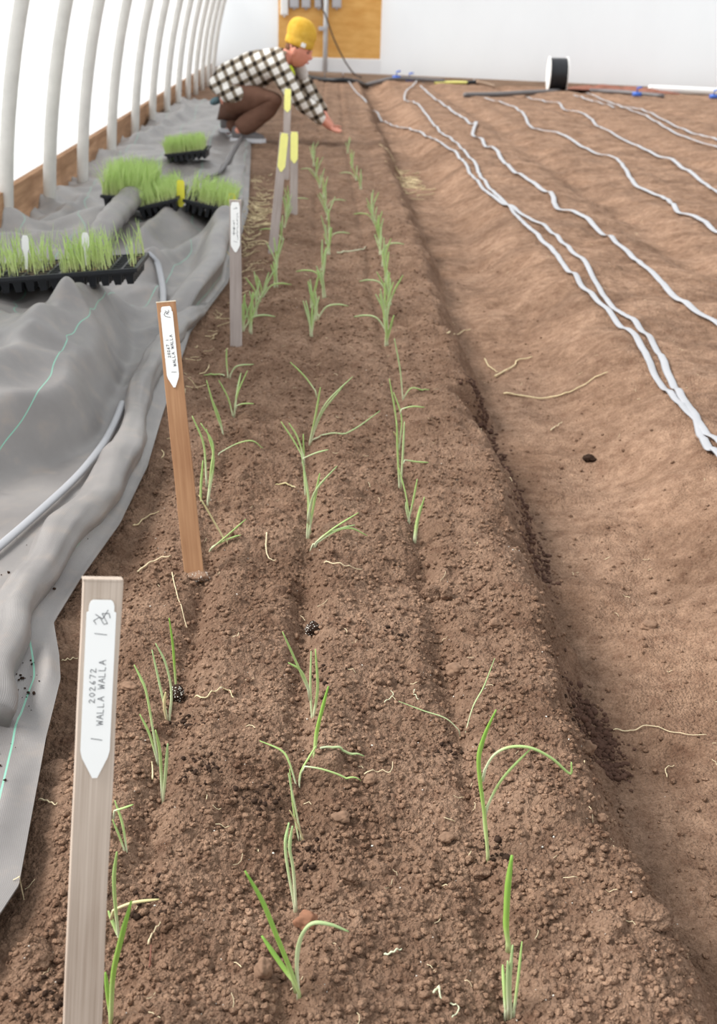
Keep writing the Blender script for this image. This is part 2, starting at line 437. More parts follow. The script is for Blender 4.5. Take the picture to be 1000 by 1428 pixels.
# the plastic side wall, timber footing and hoops
HOOP_PX = [(9, 316), (75, 289), (123, 256), (160, 221), (190, 192), (213, 172), (234, 157), (250, 145), (264, 135), (275, 127), (285, 121), (294, 116), (303, 112)]
hoop_base = [at_z(*p) for p in HOOP_PX]
def hoop_x(Y): return -1.345-0.0345*Y
def lean(z): return 0.105*z*z+0.02*z
for i, b in enumerate(hoop_base):
    x0 = 0.6*b.x+0.4*hoop_x(b.y)
    if i == 0: x0 = b.x
    pts = [Vector((x0+lean(z), b.y, z-0.10)) for z in np.linspace(0, 2.0, 14)]
    words = ['nearest', 'second', 'third', 'fourth', 'fifth', 'sixth', 'seventh', 'eighth', 'ninth', 'tenth', 'eleventh', 'twelfth', 'farthest']
    tag(tube_obj('greenhouse_hoop', pts, 0.035, M['white_pipe'], None, 14),
        'pale greenhouse hoop pipe on the left wall, %s%s' % (words[i], ' of the row' if i in (0, 12) else ' from the near end'), 'pipe', 'greenhouse hoops along the left wall')
ys = np.linspace(3.0, 24.6, 90); zs = np.linspace(-0.05, 1.55, 24)
YY, ZZ = np.meshgrid(ys, zs); XX = hoop_x(YY)-0.13+0.105*ZZ*ZZ+0.02*ZZ+0.006*vn(YY, ZZ, 0.5, 8)
me = grid_mesh('wall_left', XX, YY, ZZ)
struct(link('wall_left', me, M['film']), 'taut white plastic film of the left greenhouse wall', 'wall')
bm = bmesh.new()
for k in range(9):
    y0 = 3.0+k*2.4; y1 = y0+2.39
    for a, b2 in ((y0, y1),):
        xa, xb = hoop_x(a)-0.07, hoop_x(b2)-0.07
        vs = [bm.verts.new(c) for c in ((xa-.02, a, -.08), (xa+.02, a, -.08), (xb+.02, b2, -.08), (xb-.02, b2, -.08), (xa-.02, a, .17), (xa+.02, a, .17), (xb+.02, b2, .17), (xb-.02, b2, .17))]
        for f in ((3, 2, 1, 0), (4, 5, 6, 7), (0, 1, 5, 4), (1, 2, 6, 5), (2, 3, 7, 6), (3, 0, 4, 7)): bm.faces.new([vs[i] for i in f])
struct(obj('baseboard_left', bm, M['base_wood']), 'brown timber footing boards along the left wall behind the hoops', 'board')
WY = 23.6
xs = np.linspace(-2.25, 9.5, 90); zs = np.linspace(-0.35, 2.3, 30)
XX, ZZ = np.meshgrid(xs, zs); YY = WY+0.25+0.03*fbm(XX, ZZ, 0.9, 31, 3)
struct(link('wall_back', grid_mesh('wall_back', XX, YY, ZZ), M['film']), 'white plastic film of the end wall', 'wall')
bm = bmesh.new()
for a in np.arange(-2.2, 9.4, 2.4):
    b2 = a+2.38
    za = -0.021*(a+.3); zb = -0.021*(b2+.3)
    vs = [bm.verts.new(c) for c in ((a, WY, za-.12), (b2, WY, zb-.12), (b2, WY+.05, zb-.12), (a, WY+.05, za-.12), (a, WY, za+.09), (b2, WY, zb+.09), (b2, WY+.05, zb+.09), (a, WY+.05, za+.09))]
    for f in ((3, 2, 1, 0), (4, 5, 6, 7), (0, 1, 5, 4), (1, 2, 6, 5), (2, 3, 7, 6), (3, 0, 4, 7)): bm.faces.new([vs[i] for i in f])
struct(obj('baseboard_back', bm, M['back_wood']), 'weathered timber board along the foot of the end wall', 'board')

# ================================================================== END WALL FITTINGS
def wp(px, py, off=0.0): return at_Y(px, py, WY+0.14-off)
a = wp(388, 80); b = wp(530, 80)
pl = bmesh.new(); bm_box(pl, 0, b.x-a.x, 0, 0.02, 0, 1.25, 0.003)
panel = obj('plywood_panel', pl, M['ply']); panel.location = (a.x, WY+0.13, (a.z+b.z)/2); panel.rotation_euler = (0, math.radians(0.3), 0)
tag(panel, 'orange plywood panel fixed on the white end wall behind the crouching person', 'panel')
bm = bmesh.new(); c = wp(388, 103); bm_box(bm, 0, b.x-a.x+.02, 0, 0.03, 0, a.z-c.z-0.01, 0.003)
o = obj('skirting_board', bm, M['white_paint']); o.location = (a.x, WY+0.10, c.z)
tag(o, 'white painted board below the plywood panel', 'board')
bm = bmesh.new(); c = wp(430, 106); bm_box(bm, 0, b.x-a.x-.1, 0, 0.04, 0, 0.045, 0.003)
o = obj('sill_strip', bm, M['rust']); o.location = (a.x+.1, WY+0.06, c.z-.02); tag(o, 'thin reddish brown wood strip under the white board', 'board')
# conduit pole
bt = wp(453, 107, .1); tp = wp(455.5, -40, .1)
t = thing('conduit_pole', 'grey metal pole standing in front of the plywood panel', 'pole', bt)
tube_obj('pole', [Vector((0, 0, -0.05)), tp-bt], 0.042, M['galvanised'], t, 14)
cl = wp(452, 40, .16)-bt; bm = bmesh.new(); bm_box(bm, cl.x-.10, cl.x+.06, -.05, .05, cl.z-.035, cl.z+.035, .01); obj('clamp', bm, M['grey_box'], t)
t2 = lambda n, px0, px1, py1, mt, lab: tag(_bx(n, px0, px1, py1, mt), lab, 'electrical box', 'boxes on the plywood panel')
def _bx(n, px0, px1, py1, mt):
    p = wp(px0, py1); q = wp(px1, py1); bm = bmesh.new()
    bm_box(bm, 0, q.x-p.x, -0.10, 0, 0, 0.34, 0.012)
    # cover lip and knockout
    bm_box(bm, 0.015, q.x-p.x-0.015, -0.112, -0.098, 0.02, 0.30, 0.004)
    bm_box(bm, (q.x-p.x)/2-.02, (q.x-p.x)/2+.02, -0.07, -0.03, -0.03, 0.004, 0.004)
    o = obj(n, bm, mt); o.location = (p.x, WY+0.13, p.z); return o
t2('junction_box', 391.5, 402, 21, M['white_plastic'], 'long white box hanging at the left end of the row on the plywood')
for (x0, x1, y1, lab) in ((404, 417, 11, 'grey box on the plywood right beside the long white one'), (421, 433, 11, 'grey box second to the right of the white box on plywood'),
                          (439, 450, 11, 'grey box just left of the metal pole on the plywood'), (463, 476, 11, 'grey box right of the metal pole on the plywood')):
    t2('junction_box', x0, x1, y1, M['grey_box'], lab)
cp = [wp(x, y, .22) for x, y in ((446, -30), (449, 8), (455, 24), (464, 50), (474, 72), (484, 90), (494, 103))]; cp.append(cp[-1]+Vector((.12, -.15, -.05)))
tag(tube_obj('power_cable', catmull(cp, 40), 0.014, M['cable'], None, 8), 'dark cable sloping from the boxes down past the pole to the ground', 'cable')

# drip tape reel by the wall
rp = at_Y(776, 122, 22.7); rp.z = sz(rp.x, rp.y)
r = 0.275
mt = Matrix.Translation((rp.x, rp.y, rp.z+r+0.012)) @ Matrix.Rotation(math.radians(-2), 4, 'Z') @ Matrix.Rotation(math.radians(90), 4, 'Y')
t = thing('tape_reel', 'reel of black drip tape standing on its rims by the end wall', 'reel', mat=mt)
V, Fc = lathe_data([(0.262, -0.15), (0.262, 0.15)], 40); pyobj('wound_tape', V, Fc, M['black_plastic'], t)
for s in (-1, 1):
    V, Fc = lathe_data([(0.05, s*.15), (r+.012, s*.15), (r+.012, s*.162), (0.05, s*.162)] if s > 0 else [(0.05, -.162), (r+.012, -.162), (r+.012, -.15), (0.05, -.15)], 40)
    pyobj('flange', V, Fc, M['white_plastic'], t)
# header hose and pieces lying along the end wall
def ground_poly(px, dz=0.0): return [on_soil(x, y)+Vector((0, 0, dz)) for x, y in px]
def tubed(name, px, rad, mat, label, cat, dz=None, flat=1.0, n=40, group=None):
    pts = catmull(ground_poly(px, rad*flat if dz is None else dz), n)
    return tag(tube_obj(name, pts, rad, mat, None, 8, flat), label, cat, group)
tubed('header_hose', [(648, 136), (690, 135), (740, 132), (800, 128), (860, 131), (925, 137)], 0.035, M['hose'], 'grey header hose lying across the far ends of the drip lines', 'hose')
tubed('water_pipe', [(505, 109), (530, 110), (555, 109), (620, 110)], 0.04, M['hose'], 'dark grey pipe on the soil under the plywood panel corner', 'pipe')
tubed('black_hose', [(428, 110), (455, 115), (490, 116), (512, 117)], 0.04, M['black_plastic'], 'black hose lying at the foot of the metal pole', 'hose')
for x, y, lab in ((553, 107, 'small blue connector at the end wall just right of the plywood'), (571, 107, 'second small blue connector right of the plywood, by the white tape end'), (888, 136, 'blue connector on the header hose right of the reel'), (995, 139, 'blue connector at the right edge below the long white tube')):
    p = on_soil(x, y); t = thing('hose_connector', lab, 'connector', p+Vector((0, 0, .05)), 'blue hose connectors')
    tube_obj('barrel', [Vector((-.07, 0, 0)), Vector((.07, 0, 0))], 0.035, M['blue_plastic'], t, 10)
    tube_obj('lever', [Vector((0, 0, .03)), Vector((0, 0, .10)), Vector((.07, 0, .11))], 0.016, M['blue_plastic'], t, 8)
tubed('plastic_tube', [(905, 122), (940, 126), (1010, 131)], 0.07, M['white_plastic'], 'long white tube lying at the foot of the end wall on the right', 'tube')
tubed('plastic_strip', [(606, 116), (630, 114), (652, 116)], 0.045, M['pale_yellow_plastic'], 'yellow and white plastic strip lying by the end wall', 'strip', flat=.6)
tubed('timber_offcut', [(664, 117), (690, 117)], 0.06, M['back_wood'], 'short pale timber offcut lying by the end wall left of the reel', 'wood', flat=.7, n=8)
tubed('tool_handle', [(652, 118), (663, 116)], 0.05, M['black_plastic'], 'short black handle piece between the yellow strip and the pale offcut', 'handle', flat=.7, n=8)
# crumpled rust-red tarp
bm = bmesh.new(); c = on_soil(868, 122)
g = bmesh.ops.create_grid(bm, x_segments=44, y_segments=16, size=0.5)
for v in bm.verts:
    x, y = v.co.x*2, v.co.y*2
    e = max(0, 1-x*x)*max(0, 1-y*y); v.co = Vector((x*1.02, y*0.34, 0.01+0.10*e*(0.55+0.9*abs(mnoise.noise(Vector((x*3, y*2, 1))))+.25*mnoise.noise(Vector((x*9, y*5, 4))))))
    v.co.z -= 0.021*v.co.x
o = obj('tarpaulin', bm, M['rust'], None, True); o.location = c
tag(o, 'crumpled rust red tarpaulin heaped at the end wall right of the reel', 'tarpaulin')
sm = o.modifiers.new('thickness', 'SOLIDIFY'); sm.thickness = 0.01

# ================================================================== GROUND CLOTH
def pl_dist(x, Y, P):
    d = np.full(np.shape(x), 9.0)
    for (ax, ay), (bx, by) in zip(P, P[1:]):
        ux, uy = bx-ax, by-ay; t = np.clip(((x-ax)*ux+(Y-ay)*uy)/(ux*ux+uy*uy), 0, 1)
        d = np.minimum(d, np.hypot(x-ax-t*ux, Y-ay-t*uy))
    return d
def gp(px, z=0.0): return [(p.x, p.y) for p in (at_z(a_, b_, z) for a_, b_ in px)]
WRINKLES = [(gp(q), w_, h_) for q, w_, h_ in (
 ([(-60, 660), (20, 600), (60, 560), (110, 510), (165, 452)], .060, .055), ([(-40, 470), (60, 440), (130, 425), (205, 415)], .09, .025),
 ([(-20, 1012), (40, 1036), (72, 1046)], .014, .016),
 ([(100, 520), (150, 532), (205, 520)], .022, .020), ([(60, 570), (120, 572), (190, 556)], .022, .018), ([(110, 472), (170, 484), (218, 470)], .028, .022),
 ([(125, 610), (170, 560), (200, 530)], .03, .012), ([(200, 352), (240, 324), (300, 312)], .045, .05), ([(215, 392), (270, 352), (312, 336)], .045, .05),
 ([(190, 243), (250, 236), (340, 246)], .06, .05), ([(190, 206), (230, 180), (262, 160)], .06, .06), ([(290, 205), (330, 180), (345, 160)], .08, .05),
 ([(0, 330), (60, 312), (120, 290)], .05, .04), ([(-80, 410), (60, 404), (150, 400), (205, 393)], .055, .04), ([(0, 850), (60, 800), (110, 760)], .04, .012), ([(-10, 1180), (30, 1120), (60, 1080)], .03, .010))]
FOLD = gp([(285, 424), (264, 447), (226, 486), (197, 552), (178, 618), (157, 672), (118, 724), (74, 778), (36, 835), (12, 892), (-10, 950), (-30, 1010)], .035)
def fab_z(x, Y):
    x = np.asarray(x, float); Y = np.asarray(Y, float)
    s = edge_x(Y)-x
    hr = 0.135*sst(Y, 1.62, 2.1)*(1-0.75*sst(Y, 5, 7.5))*(0.9+0.35*vn(Y, Y*0, 0.45, 14))
    ctr = 0.072+0.20*(1-sst(Y, 1.5, 2.0))+0.03*vn(Y, Y*0, 0.35, 51); wd = 0.042+0.05*(1-sst(Y, 1.5, 2.0))
    z = hr*np.where(s < ctr, np.exp(-np.abs((s-ctr)/(wd*0.85))**4.0), np.exp(-np.abs((s-ctr)/(wd*1.5))**2.2))
    z = z*sst(Y, 3.9, 4.5)
    df = pl_dist(x+0.012*vn(x, Y, 0.18, 73), Y, FOLD); hf = 0.022*(0.85+0.5*vn(Y, Y*0, 0.3, 74))
    z = z+hf*np.exp(-np.abs(df/0.040)**3.0)*(1-sst(Y, 4.2, 4.9))*sst(s, 0.0, 0.02)
    for P_w, w_w, h_w in WRINKLES:
        dd = pl_dist(x+0.02*vn(x, Y, 0.12, 71), Y, P_w); z = z+h_w*np.exp(-np.abs(dd/w_w)**2.0)*sst(s, 0.0, 0.05)
    body = sst(s, 0.13, 0.34)*(0.35+0.65*sst(Y-0.5*(s-0.2), 2.5, 3.0))
    # big hump at the left behind the loose tape
    dx = (x+0.86); dy = (Y-3.05)
    rho = np.sqrt((np.maximum(0, x+0.98)/0.40)**2+(np.minimum(Y-3.05, 0)/0.62)**2+(np.maximum(Y-3.05, 0)/1.5)**2)+0.16*vn(x, Y, 0.22, 33)
    z = z+0.135*(1-sst(rho, 0.78, 1.03))+0.035*(1-sst(rho, 0.2, 1.2))
    # diagonal ripples
    q = x*0.8+Y*0.62; r_ = -x*0.62+Y*0.8
    rd = lambda a_, b_, s_, sd_: (0.5-np.abs(vn(a_, b_, s_, sd_))*2)
    z = z+body*(0.022*rd(q*0.9, r_*2.4, 0.34, 117)+0.018*rd(q*2.6, r_*0.8, 0.24, 118))*np.clip(0.45+0.22*Y, 0, 1.4)
    z = z+0.05*np.exp(-((x+0.80)/0.16)**2-((Y-6.75)/0.35)**2)
    z = z+body*(0.046*vn(q*1.0, r_*2.2, 0.42, 17)+0.040*vn(q*2.6, r_*0.7, 0.26, 18)+0.020*vn(q*1.3, r_*3.2, 0.16, 19))*np.clip(0.5+0.25*Y, 0, 1.3)
    z = z+body*0.05*np.exp(-((Y-6.2-0.5*(x+0.7))/0.35)**2)+body*0.045*np.exp(-((Y-8.7+0.3*x)/0.5)**2)
    z = z+0.006*vn(x, Y, 0.07, 20)*sst(s, 0, 0.05)
    flap = 0.008+0.035*np.exp(-((Y-1.72)/0.10)**2)*np.exp(-((s-0.02)/0.02)**2)*0.5
    return z+flap+0.010
def fz(x, Y): return float(fab_z(np.array([x]), np.array([Y]))[0])
def on_fab(px, py, dz=0.0):
    return march(px, py, fz, dz)
nr, nc = 620, 260
Yf = 0.80*(15.8/0.80)**np.linspace(0, 1, nr); tt = np.linspace(0, 1, nc)
tt = 1-(1-tt)**1.6*1.0
xe = edge_x(Yf); xw = hoop_x(Yf)-0.005+0.03*vn(Yf, Yf*0, 0.5, 3); xw[Yf < 2.5] = np.maximum(xw[Yf < 2.5], -1.3)
XF = xw[:, None]+(xe-xw)[:, None]*tt[None, :]; YF = np.repeat(Yf[:, None], nc, 1)
ZF = fab_z(XF, YF)
for _ in range(6):      # woven cloth drapes smoothly
    Q = ZF.copy(); Q[1:-1, 1:-1] = (ZF[1:-1, 1:-1]*2+ZF[:-2, 1:-1]+ZF[2:, 1:-1]+ZF[1:-1, :-2]+ZF[1:-1, 2:])/6; ZF = Q
_s = edge_x(YF)-XF
XO = XF+0.028*np.exp(-((_s-0.05)/0.035)**2)*np.clip((ZF-0.03)/0.06, 0, 1.2)   # the fold leans over the flap
me = grid_mesh('landscape_fabric', XO, YF, ZF)
uv = me.uv_layers.new(name='UVMap')
li = np.empty(len(me.loops), np.int32); me.loops.foreach_get('vertex_index', li)
S = (edge_x(YF)-XF); uu = (np.cumsum(np.concatenate([np.zeros((nr, 1)), np.hypot(np.diff(XF, axis=1), np.diff(ZF, axis=1))], 1), axis=1))
uu = uu[:, -1:]-uu-0.045
UV = np.stack([uu, YF], -1).reshape(-1, 2)[li]
uv.data.foreach_set('uv', UV.astype(np.float32).ravel())
_lf = math.log(15.8/0.80)
def fz(x, Y):
    i = min(nr-1.001, max(0, (nr-1)*math.log(max(Y, .81)/0.80)/_lf)); i0 = int(i); fi = i-i0
    t_ = min(1, max(0, (x-xw[i0])/(xe[i0]-xw[i0]))); j = min(nc-1.001, (1-(1-t_)**(1/1.6))*(nc-1)); j0 = int(j); fj = j-j0
    return float((ZF[i0, j0]*(1-fj)+ZF[i0, j0+1]*fj)*(1-fi)+(ZF[i0+1, j0]*(1-fj)+ZF[i0+1, j0+1]*fj)*fi)
fab = link('landscape_fabric', me, M['fabric'])
sm = fab.modifiers.new('thickness', 'SOLIDIFY'); sm.thickness = 0.003; sm.offset = -1
tag(fab, 'wide grey woven ground cloth with green threads, rumpled beside the left wall', 'ground cloth')
# rolled end of cloth
p0 = on_fab(182, 298); p1 = on_fab(128, 352)
V, Fc, A = tube_data(catmull([p0+Vector((.01, .02, .075)), p0.lerp(p1, .35)+Vector((0, 0, .062)), p0.lerp(p1, .7)+Vector((0, 0, .045)), p1+Vector((0, 0, .0))], 30), [0.066*(0.97+.06*math.sin(i*1.3))*(1-.006*i) for i in range(31)], 18, 0.85)
V = [v+Vector((0, 0, 0.006*mnoise.noise(v*14))) for v in V]
o = pyobj('rolled_fold', V, Fc, M['fabric'], fab, True)
uv = o.data.uv_layers.new(name='UVMap')
for lp in o.data.loops:
    c_ = o.data.vertices[lp.vertex_index].co; uv.data[lp.index].uv = (0.06+0.2*((lp.vertex_index % 18)/18), c_.y)
# the long rolled edge of the cloth towards the bed
_pts = catmull([Vector((a_, b_, 0.040)) for a_, b_ in FOLD], 120)
_rad = [0.037*(0.97+0.10*math.sin(i*0.11+1)+0.05*math.sin(i*0.29))*min(1, 0.35+i/22) for i in range(121)]
_pts = [Vector((p.x+0.006*math.sin(i*.33), p.y, _rad[i]*0.80+0.018)) for i, p in enumerate(_pts)]
V, Fc, A = tube_data(_pts, [q*1.06 for q in _rad], 28, 0.82)
V = [v+(v-_pts[i//28])*(0.22*mnoise.noise(Vector((math.cos(i % 28*.2244)*1.6, math.sin(i % 28*.2244)*1.6, _pts[i//28].y*4.5)))+0.10*mnoise.noise(Vector((math.cos(i % 28*.2244)*3.4, math.sin(i % 28*.2244)*3.4, _pts[i//28].y*9)))) for i, v in enumerate(V)]
V = [v+Vector((0, 0, 1))*(0.008*mnoise.noise(v*7)+0.003*mnoise.noise(v*24))+Vector((1, 0, 0))*0.008*mnoise.noise(v*9+Vector((5, 0, 0))) for v in V]
o = pyobj('rolled_edge', V, Fc, M['fabric'], fab, True)
uv = o.data.uv_layers.new(name='UVMap')
for lp in o.data.loops:
    c_ = o.data.vertices[lp.vertex_index].co; uv.data[lp.index].uv = (0.05+0.22*((lp.vertex_index % 28)/28), c_.y)
# ================================================================== DRIP TAPES
def ribbon(name, pts, width, mat, label, cat='drip tape', group='drip tapes on the soil', thick=0.003, twist=0.13, seed=0):
    V, Fc = [], []; n = len(pts)
    for i, p in enumerate(pts):
        t = pts[min(i+1, n-1)]-pts[max(i-1, 0)]; t.normalize()
        side = t.cross(Vector((0, 0, 1))); side.normalize()
        an = twist*2*mnoise.noise(Vector((i*0.09, seed*7.7, 0.3)))
        up = side.cross(t)
        sd_ = side*math.cos(an)+up*math.sin(an); nn = sd_.cross(t)
        w_ = width*0.5
        lift = abs(math.sin(an))*w_*0.8
        pp = p+Vector((0, 0, lift))
        for a_, h_ in ((-1, 0.3), (-.75, 1.1), (-.15, 1.5), (.6, .75), (1, 0), (0, -.5)):
            V.append(pp+sd_*(a_*w_)+nn*(h_*thick))
    for i in range(n-1):
        for k in range(6):
            k2 = (k+1) % 6; Fc.append((i*6+k, i*6+k2, (i+1)*6+k2, (i+1)*6+k))
    Fc.append((5, 4, 3, 2, 1, 0)); Fc.append(tuple((n-1)*6+k for k in range(6)))
    return tag(pyobj(name, V, Fc, mat, None, True), label, cat, group)
def soft_ground(px, n, dz=0.006):
    P = [on_soil(x, y) for x, y in px]
    if px[-1][0] >= 1005:      # the tape runs on along its bed towards the near end
        e = P[-1]; k = 0
        while e.y > 1.6 and k < 6:
            e = Vector((e.x+.03*math.sin(k*2.1)-.01, e.y-0.8, 0)); e.z = sz(e.x, e.y); P.append(e); k += 1
    Q = catmull(P, n); out = []
    for q in Q:
        h = float(np.mean(soil_h(q.x+np.array([-.012, 0, .012, 0, 0]), q.y+np.array([0, -.03, 0, .03, 0]))))
        out.append(Vector((q.x, q.y, max(h, sz(q.x, q.y)-.002)+dz+.0012*q.y)))
    for _ in range(2):
        out = [out[0]]+[Vector((b_.x, b_.y, max(b_.z, (a_.z+b_.z+c_.z)/3))) for a_, b_, c_ in zip(out, out[1:], out[2:])]+[out[-1]]
    return out
TAPES = [
 ([(592, 108), (583, 113), (575, 123), (568, 128), (564, 141), (577, 145), (588, 154), (599, 169), (612, 185), (630, 198), (647, 213), (663, 231), (671, 252), (698, 280), (725, 310), (760, 345), (790, 380), (808, 400), (856, 448), (888, 476), (908, 516), (936, 552), (956, 576), (978, 600), (1012, 634)], 'tape', 'white drip tape, left strand of the close pair down the second bed'),
 ([(484, 113), (505, 138), (524, 158), (531, 170), (546, 178), (562, 181), (580, 185), (600, 195), (628, 211), (645, 228), (660, 250), (696, 284), (735, 306), (765, 325), (795, 352), (832, 400), (860, 438), (888, 456), (912, 488), (928, 520), (952, 560), (972, 592), (986, 628), (1012, 652)], 'tape', 'grey drip tape, right strand of the close pair, dusty and winding at its far end'),
 ([(586, 122), (595, 131), (612, 143), (634, 160), (656, 176), (664, 174), (659, 190), (671, 196), (676, 206), (689, 210), (703, 230), (725, 245), (748, 261), (770, 275), (775, 292), (802, 299), (829, 320), (865, 347), (895, 374), (924, 400), (952, 424), (1010, 464)], 'tape', 'kinked white drip tape just right of the close pair'),
 ([(676, 139), (700, 146), (721, 155), (732, 165), (741, 181), (779, 189), (815, 209), (856, 223), (873, 240), (885, 261), (923, 277), (935, 287), (944, 299), (973, 308), (1010, 333)], 'tape', 'wavy white drip tape starting at the left end of the grey header hose'),
 ([(734, 138), (758, 144), (779, 146), (786, 155), (800, 158), (820, 166), (842, 182), (892, 207), (937, 225), (973, 254), (1010, 277)], 'tape', 'white drip tape starting below the reel and partly buried near its start'),
 ([(800, 135), (825, 143), (856, 153)], 'tape', 'short length of white drip tape right of the reel ending in the soil'),
 ([(818, 132), (840, 142), (865, 151), (896, 157), (928, 171), (964, 189), (1010, 204)], 'tape', 'topmost white drip tape at the right edge of the beds'),
 ([(866, 152), (878, 156), (905, 168), (932, 182), (959, 196), (1010, 211)], 'tape', 'white drip tape running just below the topmost one at the right'),
]
for i, (px, mt_, lab) in enumerate(TAPES):
    ribbon('drip_tape', soft_ground(px, len(px)*14), 0.025 if i < 2 else 0.031, M[mt_], lab, seed=i)
def fab_line(px, n, dz=0.01):
    Q = catmull([on_fab(x, y) for x, y in px], n)
    out = [Vector((q.x, q.y, fz(q.x, q.y)+dz)) for q in Q]
    for _ in range(14): out = [out[0]]+[Vector(((a_.x+b_.x*2+c_.x)/4, (a_.y+b_.y*2+c_.y)/4, max(fz(b_.x, b_.y)+.004, (a_.z+b_.z+c_.z)/3))) for a_, b_, c_ in zip(out, out[1:], out[2:])]+[out[-1]]
    return out
ribbon('drip_tape', fab_line([(-14, 782), (0, 771), (52, 725), (105, 676), (140, 634), (160, 598), (172, 568)], 60, .012), 0.021, M['tape'], 'loose grey drip tape lying on the cloth left of the brown stake', thick=.005, seed=21, twist=.1)
ribbon('drip_tape', fab_line([(207, 357), (216, 366), (222, 378), (227, 400), (228, 425), (226, 450)], 40, .012), 0.026, M['tape'], 'short grey drip tape curving over the cloth from the near tray corner', thick=.005, seed=22, twist=.1)
ribbon('drip_tape', fab_line([(338, 192), (328, 208), (320, 222), (312, 238), (300, 246), (290, 250)], 40, .014), 0.035, M['hose'], 'dark grey tape on the cloth near the crouching feet', thick=.008, seed=23, twist=.1)

# ================================================================== STAKES
def tag_outline(w_, L):
    h = w_/2; P = []
    P += [(-h*.12, 0), (h*.22, 0), (h*.88, L*.115), (h, L*.155), (h, L*.93), (h*.86, L*.935)]
    for k in range(0, 7):
        th = math.pi*k/6*0.5; P.append((h*.86-h*.30*(1-math.cos(th)), L*.955+L*.045*math.sin(th)))
    Q = [(-x, z) for x, z in P[::-1] if z > 0]
    return P+Q
STROKES = {'W': [[(0, 1), (.22, 0), (.5, .75), (.78, 0), (1, 1)]], 'A': [[(0, 0), (.5, 1), (1, 0)], [(.22, .4), (.78, .4)]], 'L': [[(0, 1), (0, 0), (.75, 0)]],
 '2': [[(.05, .8), (.4, 1), (.8, .75), (.05, 0), (.95, 0)]], '0': [[(.5, 1), (.1, .7), (.1, .3), (.5, 0), (.85, .3), (.85, .7), (.5, 1)]],
 '6': [[(.75, 1), (.2, .5), (.2, .1), (.6, 0), (.8, .3), (.3, .45)]], '7': [[(.05, 1), (.9, 1), (.35, 0)]], '1': [[(.5, 1), (.5, 0)]], ' ': []}
def strokes_mesh(lines, rad=0.00042, y=-0.0):
    V, Fc = [], []
    for L in lines:
        for (a, b) in zip(L, L[1:]):
            d = Vector((b[0]-a[0], 0, b[1]-a[1]))
            if d.length < 1e-6: continue
            d.normalize(); s = Vector((-d.z, 0, d.x))*rad; e = d*rad*0.6
            A_ = Vector((a[0], y, a[1]))-e; B_ = Vector((b[0], y, b[1]))+e; i0 = len(V)
            for yy in (0, -0.00025):
                for q in (A_-s, B_-s, B_+s, A_+s): V.append(q+Vector((0, yy, 0)))
            Fc += [tuple(i0+k for k in f) for f in ((0, 1, 2, 3), (7, 6, 5, 4), (0, 4, 5, 1), (1, 5, 6, 2), (2, 6, 7, 3), (3, 7, 4, 0))]
    return V, Fc
def write(text, x, z, hgt, adv, drift=0.0):
    """text running up the tag, letter tops to the left"""
    out = []
    for i, ch in enumerate(text):
        for st in STROKES[ch]:
            out.append([(x+drift*i-c[1]*hgt+random.uniform(-.03, .03)*hgt, z+i*adv+c[0]*adv*.72) for c in st])
    return out
def stake(top_px, bot_px, Dt, Db, w_, th, woodm, label, tagspec, extend=0.12, yaw=0.0, toplen=0.0, damp=False):
    T = at_D(*top_px, Dt); B = at_D(*bot_px, Db)
    zax = (T-B).normalized(); Bx = B-zax*extend; L = (T-Bx).length
    n = (CAMPOS-B); n.z = 0; n = Matrix.Rotation(yaw, 3, 'Z') @ n.normalized()
    n = (n-zax*n.dot(zax)).normalized()          # front normal = -local y
    yax = -n; xax = yax.cross(zax)
    mt = Matrix((xax, yax, zax)).transposed().to_4x4(); mt.translation = Bx
    t = thing('garden_stake', label, 'stake', mat=mt, group='wooden row marker stakes')
    bm = bmesh.new(); bm_box(bm, -w_/2, w_/2, 0, th, 0, L, 0.0012)
    bmesh.ops.subdivide_edges(bm, edges=[e for e in bm.edges if abs(e.verts[0].co.z-e.verts[1].co.z) > L*.5], cuts=24)
    for v in bm.verts:
        v.co.x += 0.0012*mnoise.noise(Vector((v.co.x*20, v.co.z*9, L))); v.co.y += 0.0008*mnoise.noise(Vector((3, v.co.z*8, L)))
    obj('post', bm, woodm, t)
    bm = bmesh.new(); bm_box(bm, -w_/2-.0004, w_/2+.0004, -.0004, th+.0004, L-0.0006, L+.0016, .0005); obj('sawn_end', bm, M['tip_wood'] if woodm is not M['grey_wood'] else M['grey_wood'], t)
    tw, tl, toff, tm, txt = tagspec[:5]; tx = tagspec[5] if len(tagspec) > 5 else 0
    P = tag_outline(tw, tl); z0 = L-toff-tl
    if tm is M['pale_yellow_plastic'] or txt == 'square': pass
    bm = bmesh.new(); vs = [bm.verts.new((x+tx, -0.0022, z0+z)) for x, z in P]
    f = bm.faces.new(vs); r_ = bmesh.ops.extrude_face_region(bm, geom=[f])
    for v in r_['geom']:
        if isinstance(v, bmesh.types.BMVert): v.co.y += 0.0014
    bmesh.ops.recalc_face_normals(bm, faces=bm.faces)
    tg = obj('name_tag', bm, tm, t); tg['label'] = ('white' if tm is M['white_plastic'] else 'yellow')+' plastic tag with a pointed lower end'
    if txt:
        for Ls in txt(tx, z0, tl, tw):
          V, Fc = strokes_mesh(Ls, rad=tw*(0.0095 if Dt < 1.5 else 0.017), y=-0.0023); hw = pyobj('handwriting', V, Fc, M['ink'], tg); hw['label'] = 'dark handwriting running up the tag'
    return t
